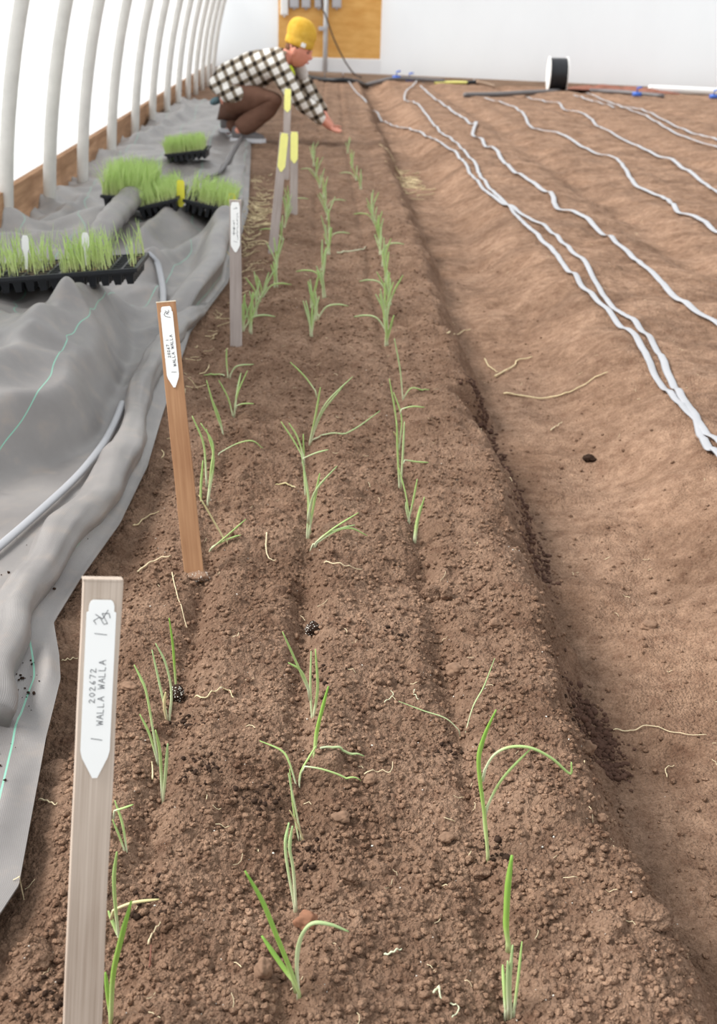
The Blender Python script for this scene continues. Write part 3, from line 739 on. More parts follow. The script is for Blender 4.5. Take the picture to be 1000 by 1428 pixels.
def txt_near(x0, z, L, w_):
    o = write('WALLA WALLA', x0+w_*.22, z+L*.30, w_*.22, L*.034, 0.0)
    o2 = write('202672', x0-w_*.10, z+L*.425, w_*.19, L*.034)
    o3 = [[(x0+w_*.22, z+L*.215), (x0-w_*.16, z+L*.225)], [(x0+w_*.22, z+L*.806), (x0-w_*.2, z+L*.814)]]
    o3 += [[(x0+w_*a, z+L*b) for a, b in ((-.16, .865), (-.25, .885), (-.05, .905), (.1, .865), (.22, .87), (.02, .925), (.26, .925), (.3, .9))], [(x0+w_*a, z+L*b) for a, b in ((-.2, .92), (.05, .895), (.22, .945))]]
    return (o, o2, o3[:1], o3[1:2], o3[2:])
def txt_second(x0, z, L, w_):
    o = write('WALLA WALLA', x0+w_*.34, z+L*.26, w_*.22, L*.036, -w_*.008)
    o2 = write('20267 1', x0-w_*.04, z+L*.37, w_*.2, L*.034, -w_*.008)
    o3 = [[(x0+w_*.3, z+L*.185), (x0-w_*.08, z+L*.19)]]
    o3 += [[(x0+w_*a, z+L*b) for a, b in ((.3, .86), (-.1, .875), (-.22, .90), (-.1, .93), (.12, .90))], [(x0+w_*a, z+L*b) for a, b in ((-.12, .945), (.16, .925), (-.02, .905), (.2, .93), (.16, .955))]]
    return (o, o2, o3[:1], o3[1:])
def txt_third(x0, z, L, w_):
    o = write('2 2 1', x0-w_*.05, z+L*.36, w_*.2, L*.05)
    random.seed(3)
    for c, a, b in ((-.16, .34, .62), (.22, .25, .78)):
        k = a
        while k < b:
            o.append([(x0+w_*(c+random.uniform(-.08, .08)), z+L*k), (x0+w_*(c+random.uniform(-.1, .1)), z+L*(k+.012)), (x0+w_*(c+random.uniform(-.08, .08)), z+L*(k+.022))]); k += .034
    o += [[(x0-w_*.2, z+L*.86), (x0+w_*.2, z+L*.875), (x0+w_*.02, z+L*.9)], [(x0-w_*.2, z+L*.22), (x0+w_*.2, z+L*.2)]]
    return (o,)
stake((144, 810), (115.5, 1428), 1.19, 1.235, 0.038, 0.017, M['grey_wood'], 'big weathered grey wooden stake with a white handwritten tag, nearest the camera', (0.0285, 0.179, 0.0185, M['white_plastic'], txt_near, -.0005), 0.30, 0.0)
g2 = on_soil(270, 803)
D2 = (g2-CAMPOS).dot(CF)
stake((231.5, 421), (270, 797), D2*1.0, D2, 0.0375, 0.018, M['brown_wood'], 'orange brown wooden stake with a white handwritten tag, beside the folded cloth edge', (0.0235, 0.158, 0.009, M['white_plastic'], txt_second, -.001), 0.12, 0.0)
g3 = on_soil(329, 484); D3 = (g3-CAMPOS).dot(CF)
stake((328, 279), (329, 484), D3, D3, 0.038, 0.018, M['old_wood'], 'grey wooden stake with a scribbled white tag, standing by the third tray', (0.030, 0.163, 0.007, M['white_plastic'], txt_third), 0.1, -0.05)
g4 = on_soil(380, 354); D4 = (g4-CAMPOS).dot(CF)
stake((397, 186), (380, 354), D4, D4, 0.040, 0.018, M['old_wood'], 'leaning grey stake with a long pointed yellow tag, middle of the three yellow-tagged stakes', (0.036, 0.176, 0.0, M['pale_yellow_plastic'], None), 0.1, 0.05)
g5 = on_soil(409.5, 299); D5 = (g5-CAMPOS).dot(CF)
stake((410.5, 184), (409.5, 299), D5, D5, 0.042, 0.018, M['old_wood'], 'short upright grey stake with yellow tag, rightmost of the three yellow-tagged stakes', (0.040, 0.17, 0.0, M['pale_yellow_plastic'], None), 0.1, 0.0)
g6 = on_soil(398, 250); D6 = (g6-CAMPOS).dot(CF)
stake((401.5, 124), (398, 250), D6, D6, 0.046, 0.02, M['old_wood'], 'tall grey stake with yellow tag in front of the crouching person, farthest stake', (0.043, 0.155, 0.0, M['pale_yellow_plastic'], None), 0.1, -0.1)
# ================================================================== ONION SEEDLINGS
MP = {}
def leaf_obj(px, Yb, ybend, r0, r1, mat, parent, base):
    """one hollow onion leaf: a tapering tube through points near the plant's own depth"""
    pts = []
    for i, (x, y) in enumerate(px):
        p = at_Y(x, y, Yb+ybend*i/max(1, len(px)-1)); pts.append(p)
    for p in pts:
        g = sz(p.x, p.y)+0.003
        if p.z < g: # the leaf lies on the soil there
            pass
    pts = catmull(pts, max(6, 5*len(pts)))
    out = []
    for i, p in enumerate(pts):
        g = max(sz(p.x, p.y), sz(p.x-.004, p.y), sz(p.x+.004, p.y), sz(p.x, p.y+.006))+r1+.001
        if p.z < g and i > 1: p = Vector((p.x, p.y, g))
        out.append(p-base)
    out[0] = out[0]+Vector((0, 0, -0.012))
    n = len(out); rad = []
    for i in range(n):
        t = i/(n-1); rad.append((r0+(r1-r0)*min(1, t*2.2))*(1 if t < .7 else 1-0.6*((t-.7)/.3)**1.5))
    return tube_obj('leaf', out, rad, mat, parent, 7, 0.75, True)
def seedling(base_px, leaves, label, bends=None, r=0.0021, mats=None, group='onion seedlings set out in three rows'):
    b = on_soil(*base_px)
    t = thing('onion_seedling', label, 'seedling', b, group)
    for k, px in enumerate(leaves):
        bd = bends[k] if bends else random.uniform(-.015, .03)
        mt_ = mats[k] if mats else random.choice(['leaf', 'leaf', 'leaf_pale'])
        rr = r*(1.25 if mt_ == 'leaf_bright' else 1)
        leaf_obj(px, b.y, bd, rr*0.95, rr*1.15, M[mt_], t, b)
    return t
S_ = seedling
LB, LF, LP, LD = 'leaf_bright', 'leaf', 'leaf_pale', 'leaf_dry'
# --- left row, near
S_((154, 1432), [[(154, 1432), (158, 1360), (170, 1305), (183, 1257)], [(154, 1418), (150, 1385), (147, 1356)]], 'bright two-leaved onion seedling at the bottom, half behind the big grey stake', mats=[LB, LB])
S_((166, 1312), [[(166, 1312), (161, 1265), (159, 1225), (163, 1188)], [(166, 1308), (158, 1288), (151, 1270)], [(154, 1271), (185, 1259), (222, 1254)]], 'yellowish onion seedling with a dry flopped leaf, right of the big grey stake', mats=[LF, LF, LD])
S_((177, 1189), [[(177, 1189), (171, 1150), (160, 1116)], [(174, 1187), (166, 1165), (157, 1143)], [(158, 1131), (172, 1127), (186, 1122)]], 'small onion seedling with a short sideways leaf, touching the edge of the big grey stake', r=.0017)
S_((227, 1119), [[(227, 1119), (231, 1078), (234, 1037)], [(226, 1108), (223, 1050), (217, 1018)]], 'upright two-leaved onion seedling in the left row, right of a stub of pale stem')
S_((221, 1068), [[(221, 1068), (212, 1010), (204, 965), (196, 945), (187, 927)], [(220, 1064), (209, 1025), (195, 996)]], 'onion seedling with one tall thin bent leaf, left row, nearest the cloth flap')
S_((235, 1006), [[(236, 1006), (239, 965), (231, 925), (217, 897)], [(234, 1004), (224, 960), (212, 906)], [(232, 1004), (229, 985), (231, 965)]], 'onion seedling with two arching leaves and a white stem, beside the dark potting plug', mats=[LP, LP, LD])
S_((246, 962), [[(246, 962), (243, 925), (241, 898), (236, 862)]], 'single thin leaf of an onion seedling rising behind the dark potting plug', mats=[LB], r=.0017)
# --- middle row, near
S_((419, 1390), [[(419, 1390), (404, 1350), (386, 1306), (366, 1257), (342, 1215)], [(412, 1372), (390, 1342), (365, 1305)], [(416, 1385), (414, 1340), (420, 1307), (435, 1288), (460, 1289), (486, 1299)]], 'bright V-shaped onion seedling with one drooping leaf, nearest in the middle row', mats=[LB, LB, LP], r=.0024)
S_((413, 1271), [[(412, 1271), (402, 1215), (398, 1178), (403, 1147)], [(413, 1269), (409, 1212), (404, 1182), (408, 1152)]], 'pale onion seedling of two parallel leaves behind the reddish stone, middle row', mats=[LP, LP])
S_((418, 1173), [[(417, 1173), (409, 1125), (404, 1072)], [(421, 1171), (409, 1112), (402, 1078)], [(424, 1174), (415, 1150), (404, 1130)]], 'slim onion seedling with loose roots spread at its foot, middle row', mats=[LF, LP, LD], r=.0015)
S_((416, 1096), [[(414, 1098), (404, 1065), (393, 1047), (362, 1033)], [(417, 1096), (420, 1076), (431, 1056), (441, 1040)], [(421, 1068), (450, 1073), (480, 1084), (503, 1101)]], 'sprawling onion seedling with leaves bent left and right, middle row', mats=[LF, LF, LF], r=.0017)
S_((438, 1054), [[(438, 1054), (442, 1020), (450, 987), (458, 957)], [(440, 1047), (465, 1048), (485, 1068), (507, 1083)]], 'onion seedling with one thick upright leaf and one flopped pale leaf, middle row', mats=[LB, LP], r=.0022)
S_((435, 1003), [[(435, 1003), (433, 960), (434, 908)], [(437, 1001), (443, 960), (440, 905)], [(432, 967), (416, 930), (394, 881)], [(432, 963), (420, 936), (402, 924)]], 'four-leaved onion seedling standing in front of the speckled peat plug, middle row', mats=[LP, LF, LF, LF])
# --- right row, near
S_((713, 1420), [[(713, 1420), (711, 1370), (715, 1318)], [(716, 1418), (722, 1370), (728, 1313)], [(705, 1414), (703, 1375), (701, 1345)], [(709, 1410), (708, 1375), (708, 1340)]], 'clump of four short straight onion leaves at the bottom of the right row', mats=[LP, LF, LF, LP], r=.0019)
S_((711, 1326), [[(711, 1326), (706, 1290), (708, 1240), (714, 1193)], [(709, 1318), (705, 1290), (706, 1262)]], 'single broad bright onion leaf standing right behind the bottom clump, right row', mats=[LB, LB], r=.0027)
S_((681, 1200), [[(681, 1200), (676, 1140), (669, 1085), (668, 1055), (676, 1025), (692, 990)], [(682, 1198), (676, 1155), (674, 1105)], [(677, 1130), (700, 1087), (741, 1043)], [(674, 1078), (688, 1054), (710, 1042), (740, 1043), (770, 1058), (795, 1079), (797, 1063)]], 'large onion seedling with a high arched leaf crossing another, right row', mats=[LB, LP, LF, LF])
S_((649, 1022), [[(649, 1022), (660, 985), (675, 957), (690, 918)], [(643, 1021), (622, 1002), (590, 991), (556, 978)]], 'thread-thin onion seedling with one upright and one lying leaf, right row', mats=[LP, LP], r=.0012)
# --- second stretch, left row
S_((290, 769), [[(290, 769), (318, 746), (343, 724)], [(293, 764), (318, 752), (336, 746)], [(322, 768), (300, 730), (277, 690)]], 'flopped onion seedling lying crossed at the foot of the orange brown stake', mats=[LF, LF, LD], r=.0022)
S_((289, 705), [[(289, 705), (294, 660), (297, 620), (280, 590)], [(291, 693), (298, 640), (288, 598)], [(284, 738), (280, 690), (283, 642)], [(288, 672), (284, 620), (268, 580)]], 'bushy onion seedling right beside the middle of the orange brown stake', r=.0026)
S_((312, 606), [[(312, 606), (300, 572), (288, 530)], [(311, 604), (305, 580), (292, 548)]], 'narrow onion seedling leaning left, beside the tag height of the brown stake', r=.0026)
S_((326, 582), [[(326, 582), (331, 550), (345, 517)], [(325, 580), (318, 555), (305, 530)], [(329, 566), (340, 563), (354, 563)], [(327, 575), (331, 545), (336, 520)]], 'onion seedling with a V of leaves and one sideways leaf, below the scribbled stake', r=.0026)
S_((318, 527), [[(318, 527), (316, 505), (316, 486)], [(320, 525), (330, 511), (354, 508)], [(317, 526), (300, 527), (284, 525)]], 'low onion seedling spread sideways near the foot of the scribbled stake', r=.0028)
S_((302, 634), [[(302, 634), (330, 619), (352, 615), (367, 626)]], 'single onion leaf lying on the soil right of the bushy seedling', mats=[LF], r=.002)
# --- second stretch, middle row
S_((431, 769), [[(431, 769), (450, 748), (475, 737), (495, 732)], [(438, 760), (468, 741), (490, 737), (512, 747)], [(437, 759), (465, 737), (500, 715)]], 'flopped onion seedling leaning right, front of the second stretch of the middle row', r=.0022)
S_((428, 751), [[(428, 751), (430, 700), (424, 660)], [(430, 749), (438, 702), (446, 660)], [(429, 722), (440, 685), (470, 650)], [(433, 738), (430, 690), (420, 632)]], 'tall fanned onion seedling just behind the flopped one, middle row', r=.0024)
S_((426, 692), [[(426, 692), (424, 650), (423, 605)], [(425, 642), (410, 615), (392, 588)], [(425, 642), (415, 610), (403, 590)], [(421, 640), (440, 632), (458, 627)]], 'onion seedling with two leaves thrown left and one right, middle row', r=.0023)
S_((431, 621), [[(431, 621), (440, 580), (447, 540)], [(433, 616), (450, 575), (480, 537)], [(436, 600), (455, 562), (492, 525)], [(442, 548), (425, 525), (405, 505)], [(432, 613), (460, 613), (495, 598), (530, 573)]], 'big spreading onion seedling with one long leaf lying to the right, middle row', r=.0024)
S_((385, 682), [[(414, 702), (408, 685), (400, 679), (384, 678)]], 'pale dry bent onion leaf lying left of the fanned seedling', mats=[LD], r=.002)
# --- second stretch, right row
S_((579, 757), [[(579, 757), (583, 725), (592, 693)], [(577, 755), (581, 728), (586, 705)]], 'short onion seedling at the front of the second stretch of the right row', r=.0024)
S_((571, 731), [[(571, 731), (567, 712), (566, 700)], [(569, 729), (577, 695), (582, 668)], [(572, 729), (566, 690), (556, 652)]], 'onion seedling with pale kinked foot leaves, second in the far right row stretch', mats=[LP, LF, LF], r=.002)
S_((557, 681), [[(557, 681), (555, 640), (553, 587)], [(559, 676), (562, 630), (564, 588)], [(562, 641), (580, 644), (598, 645)]], 'onion seedling with one level leaf pointing right, third of that right row stretch', r=.0024)
S_((556, 627), [[(556, 627), (552, 580), (543, 528)], [(557, 622), (560, 582), (549, 547)], [(558, 571), (575, 567), (592, 568)], [(556, 612), (549, 602)]], 'tall onion seedling with whitish stem and short level leaf, right row', mats=[LF, LF, LF, LD], r=.0024)
S_((562, 558), [[(562, 558), (558, 515), (550, 472)], [(562, 556), (575, 541), (599, 549)]], 'onion seedling of one tall leaf at the back of the second right stretch', r=.0024)
# --- far stretches
ORD = ['first', 'second', 'third', 'fourth', 'fifth', 'sixth', 'seventh', 'eighth', 'ninth', 'tenth', 'eleventh', 'twelfth', 'thirteenth', 'fourteenth', 'fifteenth', 'sixteenth', 'seventeenth']
FAR = {
 'left': [(348, 464), (339, 462), (355, 441), (361, 420), (367, 415), (385, 400), (386, 374), (393, 335), (398, 318), (400, 302), (403, 290)],
 'middle': [(434, 470), (443, 446), (436, 430), (453, 415), (451, 396), (449, 378), (459, 355), (456, 340), (459, 325), (457, 308), (455, 292), (451, 276), (447, 262), (441, 246), (438, 232), (435, 221)],
 'right': [(540, 482), (538, 462), (537, 444), (544, 426), (540, 410), (538, 393), (535, 372), (530, 356), (528, 340), (526, 326), (522, 312), (518, 298), (503, 264), (497, 252), (491, 234), (485, 214)]}
random.seed(21)
for row, lst in FAR.items():
    for i, (x, y) in enumerate(lst):
        b = on_soil(x, y); s = F/((b-CAMPOS).dot(CF))
        n = random.choice((3, 4, 4, 5)); Ls = []
        for k in range(n):
            hgt = random.uniform(.085, .14)*s; sp = random.gauss(0, .24)
            if k == 0 and i % 3 == 1:
                q = random.choice((-1, 1)); Ls.append([(x, y-1), (x+q*.03*s, y-.045*s), (x+q*.07*s, y-.055*s), (x+q*.11*s, y-.05*s)])
            else:
                Ls.append([(x+random.uniform(-.008, .008)*s, y), (x+sp*.30*hgt, y-.5*hgt), (x+sp*.85*hgt, y-hgt)])
        S_((x, y), Ls, 'onion seedling, %s from the near end of the far %s row stretch' % (ORD[i], row), r=.0038, mats=[random.choice([LF, LP, LP]) for _ in Ls], group='far seedlings of the %s row' % row)

# ================================================================== SEED TRAYS
def tray(front_left, front_right, depth, hgt, label, clumps, nbl, bh, seedn, dz=0.0, cells=8, zoff=None):
    A_ = on_fab(*front_left); B_ = on_fab(*front_right)
    A_ = A_+Vector((0, 0, dz)); B_ = at_Y(front_right[0], front_right[1], A_.y)
    xax = (B_-A_); L = xax.length; xax.normalize()
    yax = Vector((0, 0, 1)).cross(xax).normalized(); zax = xax.cross(yax)
    mt = Matrix((xax, yax, zax)).transposed().to_4x4(); mt.translation = A_
    t = thing('seed_tray', label, 'seed tray', mat=mt, group='black seed trays on the cloth')
    bm = bmesh.new()
    ny = max(3, int(cells*depth/L+.5)); rim = 0.010
    # rim frame
    for (a, b2, c, d) in ((0, L, 0, rim), (0, L, depth-rim, depth), (0, rim, rim, depth-rim), (L-rim, L, rim, depth-rim)):
        bm_box(bm, a, b2, c, d, hgt-.014, hgt, .002)
    bm_box(bm, rim, L-rim, rim, depth-rim, hgt-.02, hgt-.012)
    cw = (L-2*rim)/cells; cd = (depth-2*rim)/ny
    for i in range(cells+1): bm_box(bm, rim+i*cw-.003, rim+i*cw+.003, rim, depth-rim, hgt-.013, hgt-.002)
    for j in range(ny+1): bm_box(bm, rim, L-rim, rim+j*cd-.003, rim+j*cd+.003, hgt-.013, hgt-.002)
    obj('tray_body', bm, M['black_plastic'], t)
    bm = bmesh.new()   # tapered cell pots below the rim
    for i in range(cells):
        for j in range(ny):
            x0, x1, y0, y1 = rim+i*cw+.004, rim+(i+1)*cw-.004, rim+j*cd+.004, rim+(j+1)*cd-.004
            ins = .006; vs = [bm.verts.new(c) for c in ((x0+ins, y0+ins, 0), (x1-ins, y0+ins, 0), (x1-ins, y1-ins, 0), (x0+ins, y1-ins, 0), (x0, y0, hgt-.014), (x1, y0, hgt-.014), (x1, y1, hgt-.014), (x0, y1, hgt-.014))]
            for f in ((3, 2, 1, 0), (4, 5, 6, 7), (0, 1, 5, 4), (1, 2, 6, 5), (2, 3, 7, 6), (3, 0, 4, 7)): bm.faces.new([vs[q] for q in f])
    obj('cells', bm, M['black_plastic'], t)
    # sprouts: dense fine leaves, uncountable
    rs = random.Random(seedn); V, Fc, A2 = [], [], []; SV, SF = [], []
    for (u0, u1, dens) in clumps:
        for _ in range(int(nbl*dens)):
            x = L*rs.uniform(u0, u1); y = rs.uniform(.02, depth-.02); h_ = bh*rs.uniform(.55, 1.05)
            ang = rs.uniform(0, 6.28); le = abs(rs.gauss(0, .28))*h_; dx, dy = math.cos(ang)*le, math.sin(ang)*le
            wv = rs.uniform(.0011, .0019); a3 = rs.uniform(0, 3.14); wx, wy = math.cos(a3)*wv, math.sin(a3)*wv; i0 = len(V)
            for q in range(4):
                f_ = q/3; k2 = 1 if q < 3 else .15; c = Vector((x+dx*f_**1.7, y+dy*f_**1.7, hgt-.012+h_*f_*(1-.10*f_*le/h_)))
                V += [c+Vector((wx*k2, wy*k2, 0)), c-Vector((wx*k2, wy*k2, 0)), c+Vector((-wy*k2, wx*k2, 0))]; A2 += [f_]*3
            for q in range(3):
                b0 = i0+q*3
                for e in range(3): Fc.append((b0+e, b0+(e+1) % 3, b0+3+(e+1) % 3, b0+3+e))
        n0 = len(SV)
        for i in range(7):
            for j in range(5):
                SV.append(Vector((L*(u0+(u1-u0)*i/6), .012+(depth-.024)*j/4, hgt-.010+.006*rs.random())))
        for i in range(6):
            for j in range(4): SF.append((n0+i*5+j, n0+(i+1)*5+j, n0+(i+1)*5+j+1, n0+i*5+j+1))
    o = pyobj('sprouts', V, Fc, M['sprout'], t, True); o['kind'] = 'stuff'; o['label'] = 'dense fine green onion sprouts'
    at = o.data.attributes.new('along', 'FLOAT', 'POINT'); at.data.foreach_set('value', A2)
    o = pyobj('potting_soil', SV, SF, simple('tray_soil', srgb(150, 124, 92), .95, .1, .3, 120), t, True); sm = o.modifiers.new('thickness', 'SOLIDIFY'); sm.thickness = .006
    return t, mt, L
def plant_label(px, py, D, hgt_px, wpx, mat, label, rounded=True):
    s = F/D; p = at_D(px, py, D); h_ = hgt_px/s+.03; w_ = wpx/s
    bm = bmesh.new(); P = [(-w_*.18, 0), (w_*.18, 0), (w_*.5, .02), (w_*.5, h_-.01), (w_*.32, h_), (-w_*.32, h_), (-w_*.5, h_-.01), (-w_*.5, .02)]
    if rounded == 'bulb': P = [(-w_*.15, 0), (w_*.15, 0), (w_*.28, h_*.5), (w_*.5, h_*.62), (w_*.5, h_-.012), (w_*.3, h_), (-w_*.3, h_), (-w_*.5, h_-.012), (-w_*.5, h_*.62), (-w_*.28, h_*.5)]
    f = bm.faces.new([bm.verts.new((x, 0, z)) for x, z in P]); r_ = bmesh.ops.extrude_face_region(bm, geom=[f])
    for v in r_['geom']:
        if isinstance(v, bmesh.types.BMVert): v.co.y += .002
    bmesh.ops.recalc_face_normals(bm, faces=bm.faces)
    o = obj('plant_label', bm, mat); o.location = p-Vector((0, 0, .03)); o.rotation_euler = (math.radians(-4), 0, random.uniform(-.2, .2))
    return tag(o, label, 'plant label', 'plastic labels stuck in the trays')
t, mt, L = tray((-60, 400), (194, 397), 0.27, 0.052, 'nearest black seed tray with two clumps of sprouts and bare cells at its right end', [(0.0, .49, .50), (.575, .84, .50), (.93, .985, .05)], 400, .13, 1, dz=-.035, cells=14)
D = (mt.translation-CAMPOS).dot(CF)+.035
plant_label(36, 362, D, 33, 10, M['white_plastic'], 'white plastic label in the left clump of the nearest tray', 'bulb')
plant_label(120, 357, D, 32, 10, M['white_plastic'], 'white plastic label in the right clump of the nearest tray', 'bulb')
t, mt, L = tray((140, 290), (206, 293), 0.52, 0.062, 'black seed tray packed with tall pale green sprouts behind the cloth roll', [(.02, 1.0, 1.0)], 1500, .165, 2, cells=6)
t, mt, L = tray((194, 308), (252, 294), 0.50, 0.062, 'black seed tray right of the cloth roll, tilted, with a yellow label at its corner', [(.03, .92, .8)], 900, .115, 3, cells=6)
D = (mt.translation-CAMPOS).dot(CF)+.06
plant_label(252, 280, D, 28, 11, M['yellow_plastic'], 'bright yellow label standing between two trays left of the scribbled stake')
t, mt, L = tray((252, 295), (322, 312), 0.46, 0.062, 'black seed tray sloping down right, with sparse sprouts, behind the scribbled stake', [(.0, .3, .12), (.3, .97, .75)], 700, .12, 4, cells=7)
D = (mt.translation-CAMPOS).dot(CF)+.1
plant_label(323.5, 290, D, 20, 10, M['yellow_plastic'], 'bright yellow label showing just above the scribbled stake')
t, mt, L = tray((231, 228), (291, 221), 0.30, 0.06, 'farthest black seed tray with bright green sprouts, alone on the cloth', [(.0, .90, 1.0)], 1300, .125, 5, cells=7)
# ================================================================== PERSON
PY = 10.9
def pp(x, y, dy=0.0): return at_Y(x, y, PY+dy)
def skin_mesh(name, verts, edges, radii, lvl=2):
    me = bpy.data.meshes.new(name); me.from_pydata([tuple(v) for v in verts], edges, []); me.update()
    o = bpy.data.objects.new(name, me); COL.objects.link(o)
    sk = o.modifiers.new('skin', 'SKIN'); sk.use_smooth_shade = True
    for i, r_ in enumerate(radii):
        d = me.skin_vertices[0].data[i]; d.radius = (r_, r_) if not hasattr(r_, '__len__') else r_; d.use_root = (i == 0)
    ss = o.modifiers.new('subdivision', 'SUBSURF'); ss.levels = lvl; ss.render_levels = lvl
    dg = bpy.context.evaluated_depsgraph_get(); ev = o.evaluated_get(dg)
    m2 = bpy.data.meshes.new_from_object(ev, depsgraph=dg)
    bpy.data.objects.remove(o); m2.name = name
    b_ = bmesh.new(); b_.from_mesh(m2); bmesh.ops.remove_doubles(b_, verts=b_.verts, dist=1e-5); bmesh.ops.recalc_face_normals(b_, faces=b_.faces)
    if b_.calc_volume(signed=True) < 0: bmesh.ops.reverse_faces(b_, faces=b_.faces)
    b_.to_mesh(m2); b_.free()
    return m2
def chain(nodes):
    """nodes: list of (key, parent, pos, radius)"""
    ids = {}; V, E, R_ = [], [], []
    for k, par, p, r_ in nodes:
        ids[k] = len(V); V.append(p); R_.append(r_)
        if par: E.append((ids[par], ids[k]))
    return V, E, R_
HAND_R = pp(468, 181, -.06); GP = on_soil(350, 194)
P_ = {'pel': pp(316, 134), 'sp': pp(338, 106), 'ch': pp(372, 88), 'nk': pp(395, 82), 'hd': pp(408, 74),
      'rs': pp(386, 92, -.19), 're': pp(411, 134, -.23), 'rw': pp(456, 173, -.14),
      'ls': pp(396, 90, .19), 'le': pp(430, 122, .20), 'lw': pp(455, 166, .05),
      'rh': pp(320, 136, -.10), 'rk': pp(389, 138, -.20), 'ra': pp(334, 182, -.16), 'rt': pp(362, 190, -.18),
      'lh': pp(320, 138, .10), 'lk': pp(374, 146, .16), 'la': pp(318, 180, .14), 'lt': pp(346, 187, .14)}
person = thing('person', 'person in yellow beanie, plaid shirt and brown trousers crouching and reaching to the soil', 'person', GP)
G = person.location.copy()
def loc(m):
    m.transform(Matrix.Translation(-G)); return m
# body: skeleton skin + head, merged by a voxel remesh into one surface
bm = bmesh.new()
def add_skin(nodes, lvl=2):
    m_ = skin_mesh('tmp', *chain(nodes), lvl=lvl); bm.from_mesh(m_); bpy.data.meshes.remove(m_)
add_skin([('pel', None, P_['pel'], .13), ('sp', 'pel', P_['sp'], .125), ('ch', 'sp', P_['ch'], .135), ('nk', 'ch', P_['nk'], .072), ('hd', 'nk', P_['hd'], .064), ('h2', 'hd', pp(413, 70), .05)])
for q in 'rl':
    add_skin([('c', None, P_['ch'].lerp(P_[q+'s'], .35), .075), ('s', 'c', P_[q+'s'], .068), ('e', 's', P_[q+'e'], .048), ('f', 'e', P_[q+'e'].lerp(P_[q+'w'], .5), .044), ('w', 'f', P_[q+'w'], .034), ('w2', 'w', P_[q+'w'].lerp(P_[q+'e'], -.12), .034)])
    add_skin([('p', None, P_['pel'].lerp(P_[q+'h'], .3), .105), ('h', 'p', P_[q+'h'], .10), ('k', 'h', P_[q+'k'], .068), ('c', 'k', P_[q+'k'].lerp(P_[q+'a'], .45), .060), ('a', 'c', P_[q+'a'], .044), ('a2', 'a', P_[q+'a'].lerp(P_[q+'k'], -.10), .05)])
def hand(w, tip_dir, side_dir, curl):
    d = tip_dir.normalized(); s = (side_dir-d*side_dir.dot(d)).normalized(); n = d.cross(s)
    palm = w+d*.085
    add_skin([('a0', None, w-d*.09, .034), ('a', 'a0', w-d*.02, .032), ('b', 'a', w+d*.03, (.036, .030)), ('c', 'b', palm, (.040, .022))])
    for k, (o_, ln) in enumerate(((-.032, .070), (-.011, .082), (.011, .078), (.031, .062))):
        b = palm+s*o_-d*.03; c = curl
        p1 = b+d*(ln*.5)+n*(c*.25*ln); p2 = p1+d*(ln*.34)+n*(c*.5*ln); p3 = p2+d*(ln*.2)+n*(c*.6*ln)
        add_skin([('a', None, b, .0115), ('b', 'a', p1, .0105), ('c', 'b', p2, .0095), ('d', 'c', p3, .008)], 1)
    tb = w+d*.03-s*.028
    add_skin([('a', None, tb, .015), ('b', 'a', tb+d*.035-s*.028+n*.012, .0125), ('c', 'b', tb+d*.075-s*.018+n*.03, .010)], 1)
tipR = pp(486, 201, -.02)-P_['rw']
hand(P_['rw'], tipR, Vector((0, 1, 0.2)), -0.5 if False else 0.5)
tipL = pp(474, 186, .06)-P_['lw']
hand(P_['lw'], tipL, Vector((0, -1, 0.2)), -0.5)
# head, modelled in its own frame: x forward, y left, z up
HS = 1.12
HM = Matrix.Translation(pp(416, 70)) @ Matrix.Rotation(math.radians(-12), 4, 'Z') @ Matrix.Rotation(math.radians(17), 4, 'Y') @ Matrix.Scale(HS, 4)
hb = bmesh.new(); bmesh.ops.create_uvsphere(hb, u_segments=48, v_segments=36, radius=1.0)
for v in hb.verts:
    x, y, z = v.co
    X_ = x*.098; Y_ = y*.076; Z_ = z*.122
    if x > 0:
        X_ *= 1-.12*max(0, -z-.5); Y_ *= 1-.25*max(0, -z)
        X_ += .010*math.exp(-((z+.78)/.16)**2-(y/.35)**2)                      # chin
        X_ += .026*math.exp(-((z+.22)/.13)**2-(y/.13)**2)+.012*math.exp(-((z+.05)/.2)**2-(y/.11)**2)  # nose
        X_ -= .010*math.exp(-((z-.06)/.09)**2-((abs(y)-.40)/.17)**2)          # eye sockets
        X_ += .006*math.exp(-((z-.20)/.09)**2-(y/.6)**2)                       # brow
        X_ += .007*math.exp(-((z+.48)/.06)**2-(y/.25)**2)+.006*math.exp(-((z+.58)/.05)**2-(y/.22)**2)  # lips
    else:
        Z_ += .02*max(0, -z)*(-x)
        X_ *= 1-.25*max(0, -z-.2)
    v.co = Vector((X_, Y_, Z_))
for sgn in (-1, 1):
    r_ = bmesh.ops.create_uvsphere(hb, u_segments=16, v_segments=12, radius=1.0)
    for v in r_['verts']:
        v.co = Vector((v.co.x*.018-.012, v.co.y*.010+sgn*.079, v.co.z*.034-.012))
hb.transform(HM); tmp = bpy.data.meshes.new('tmp'); hb.to_mesh(tmp); hb.free(); bm.from_mesh(tmp)
bm.transform(Matrix.Translation(-G))
body = obj('body_shell', bm, None, None, True)
rm = body.modifiers.new('remesh', 'REMESH'); rm.mode = 'VOXEL'; rm.voxel_size = 0.006; rm.use_smooth_shade = True
sm = body.modifiers.new('smooth', 'SMOOTH'); sm.iterations = 3; sm.factor = .5
dg = bpy.context.evaluated_depsgraph_get(); m2 = bpy.data.meshes.new_from_object(body.evaluated_get(dg), depsgraph=dg)
bpy.data.objects.remove(body); m2.name = 'body'; m2.materials.clear()
bm = bmesh.new(); bm.from_mesh(m2); seen = set(); best = []
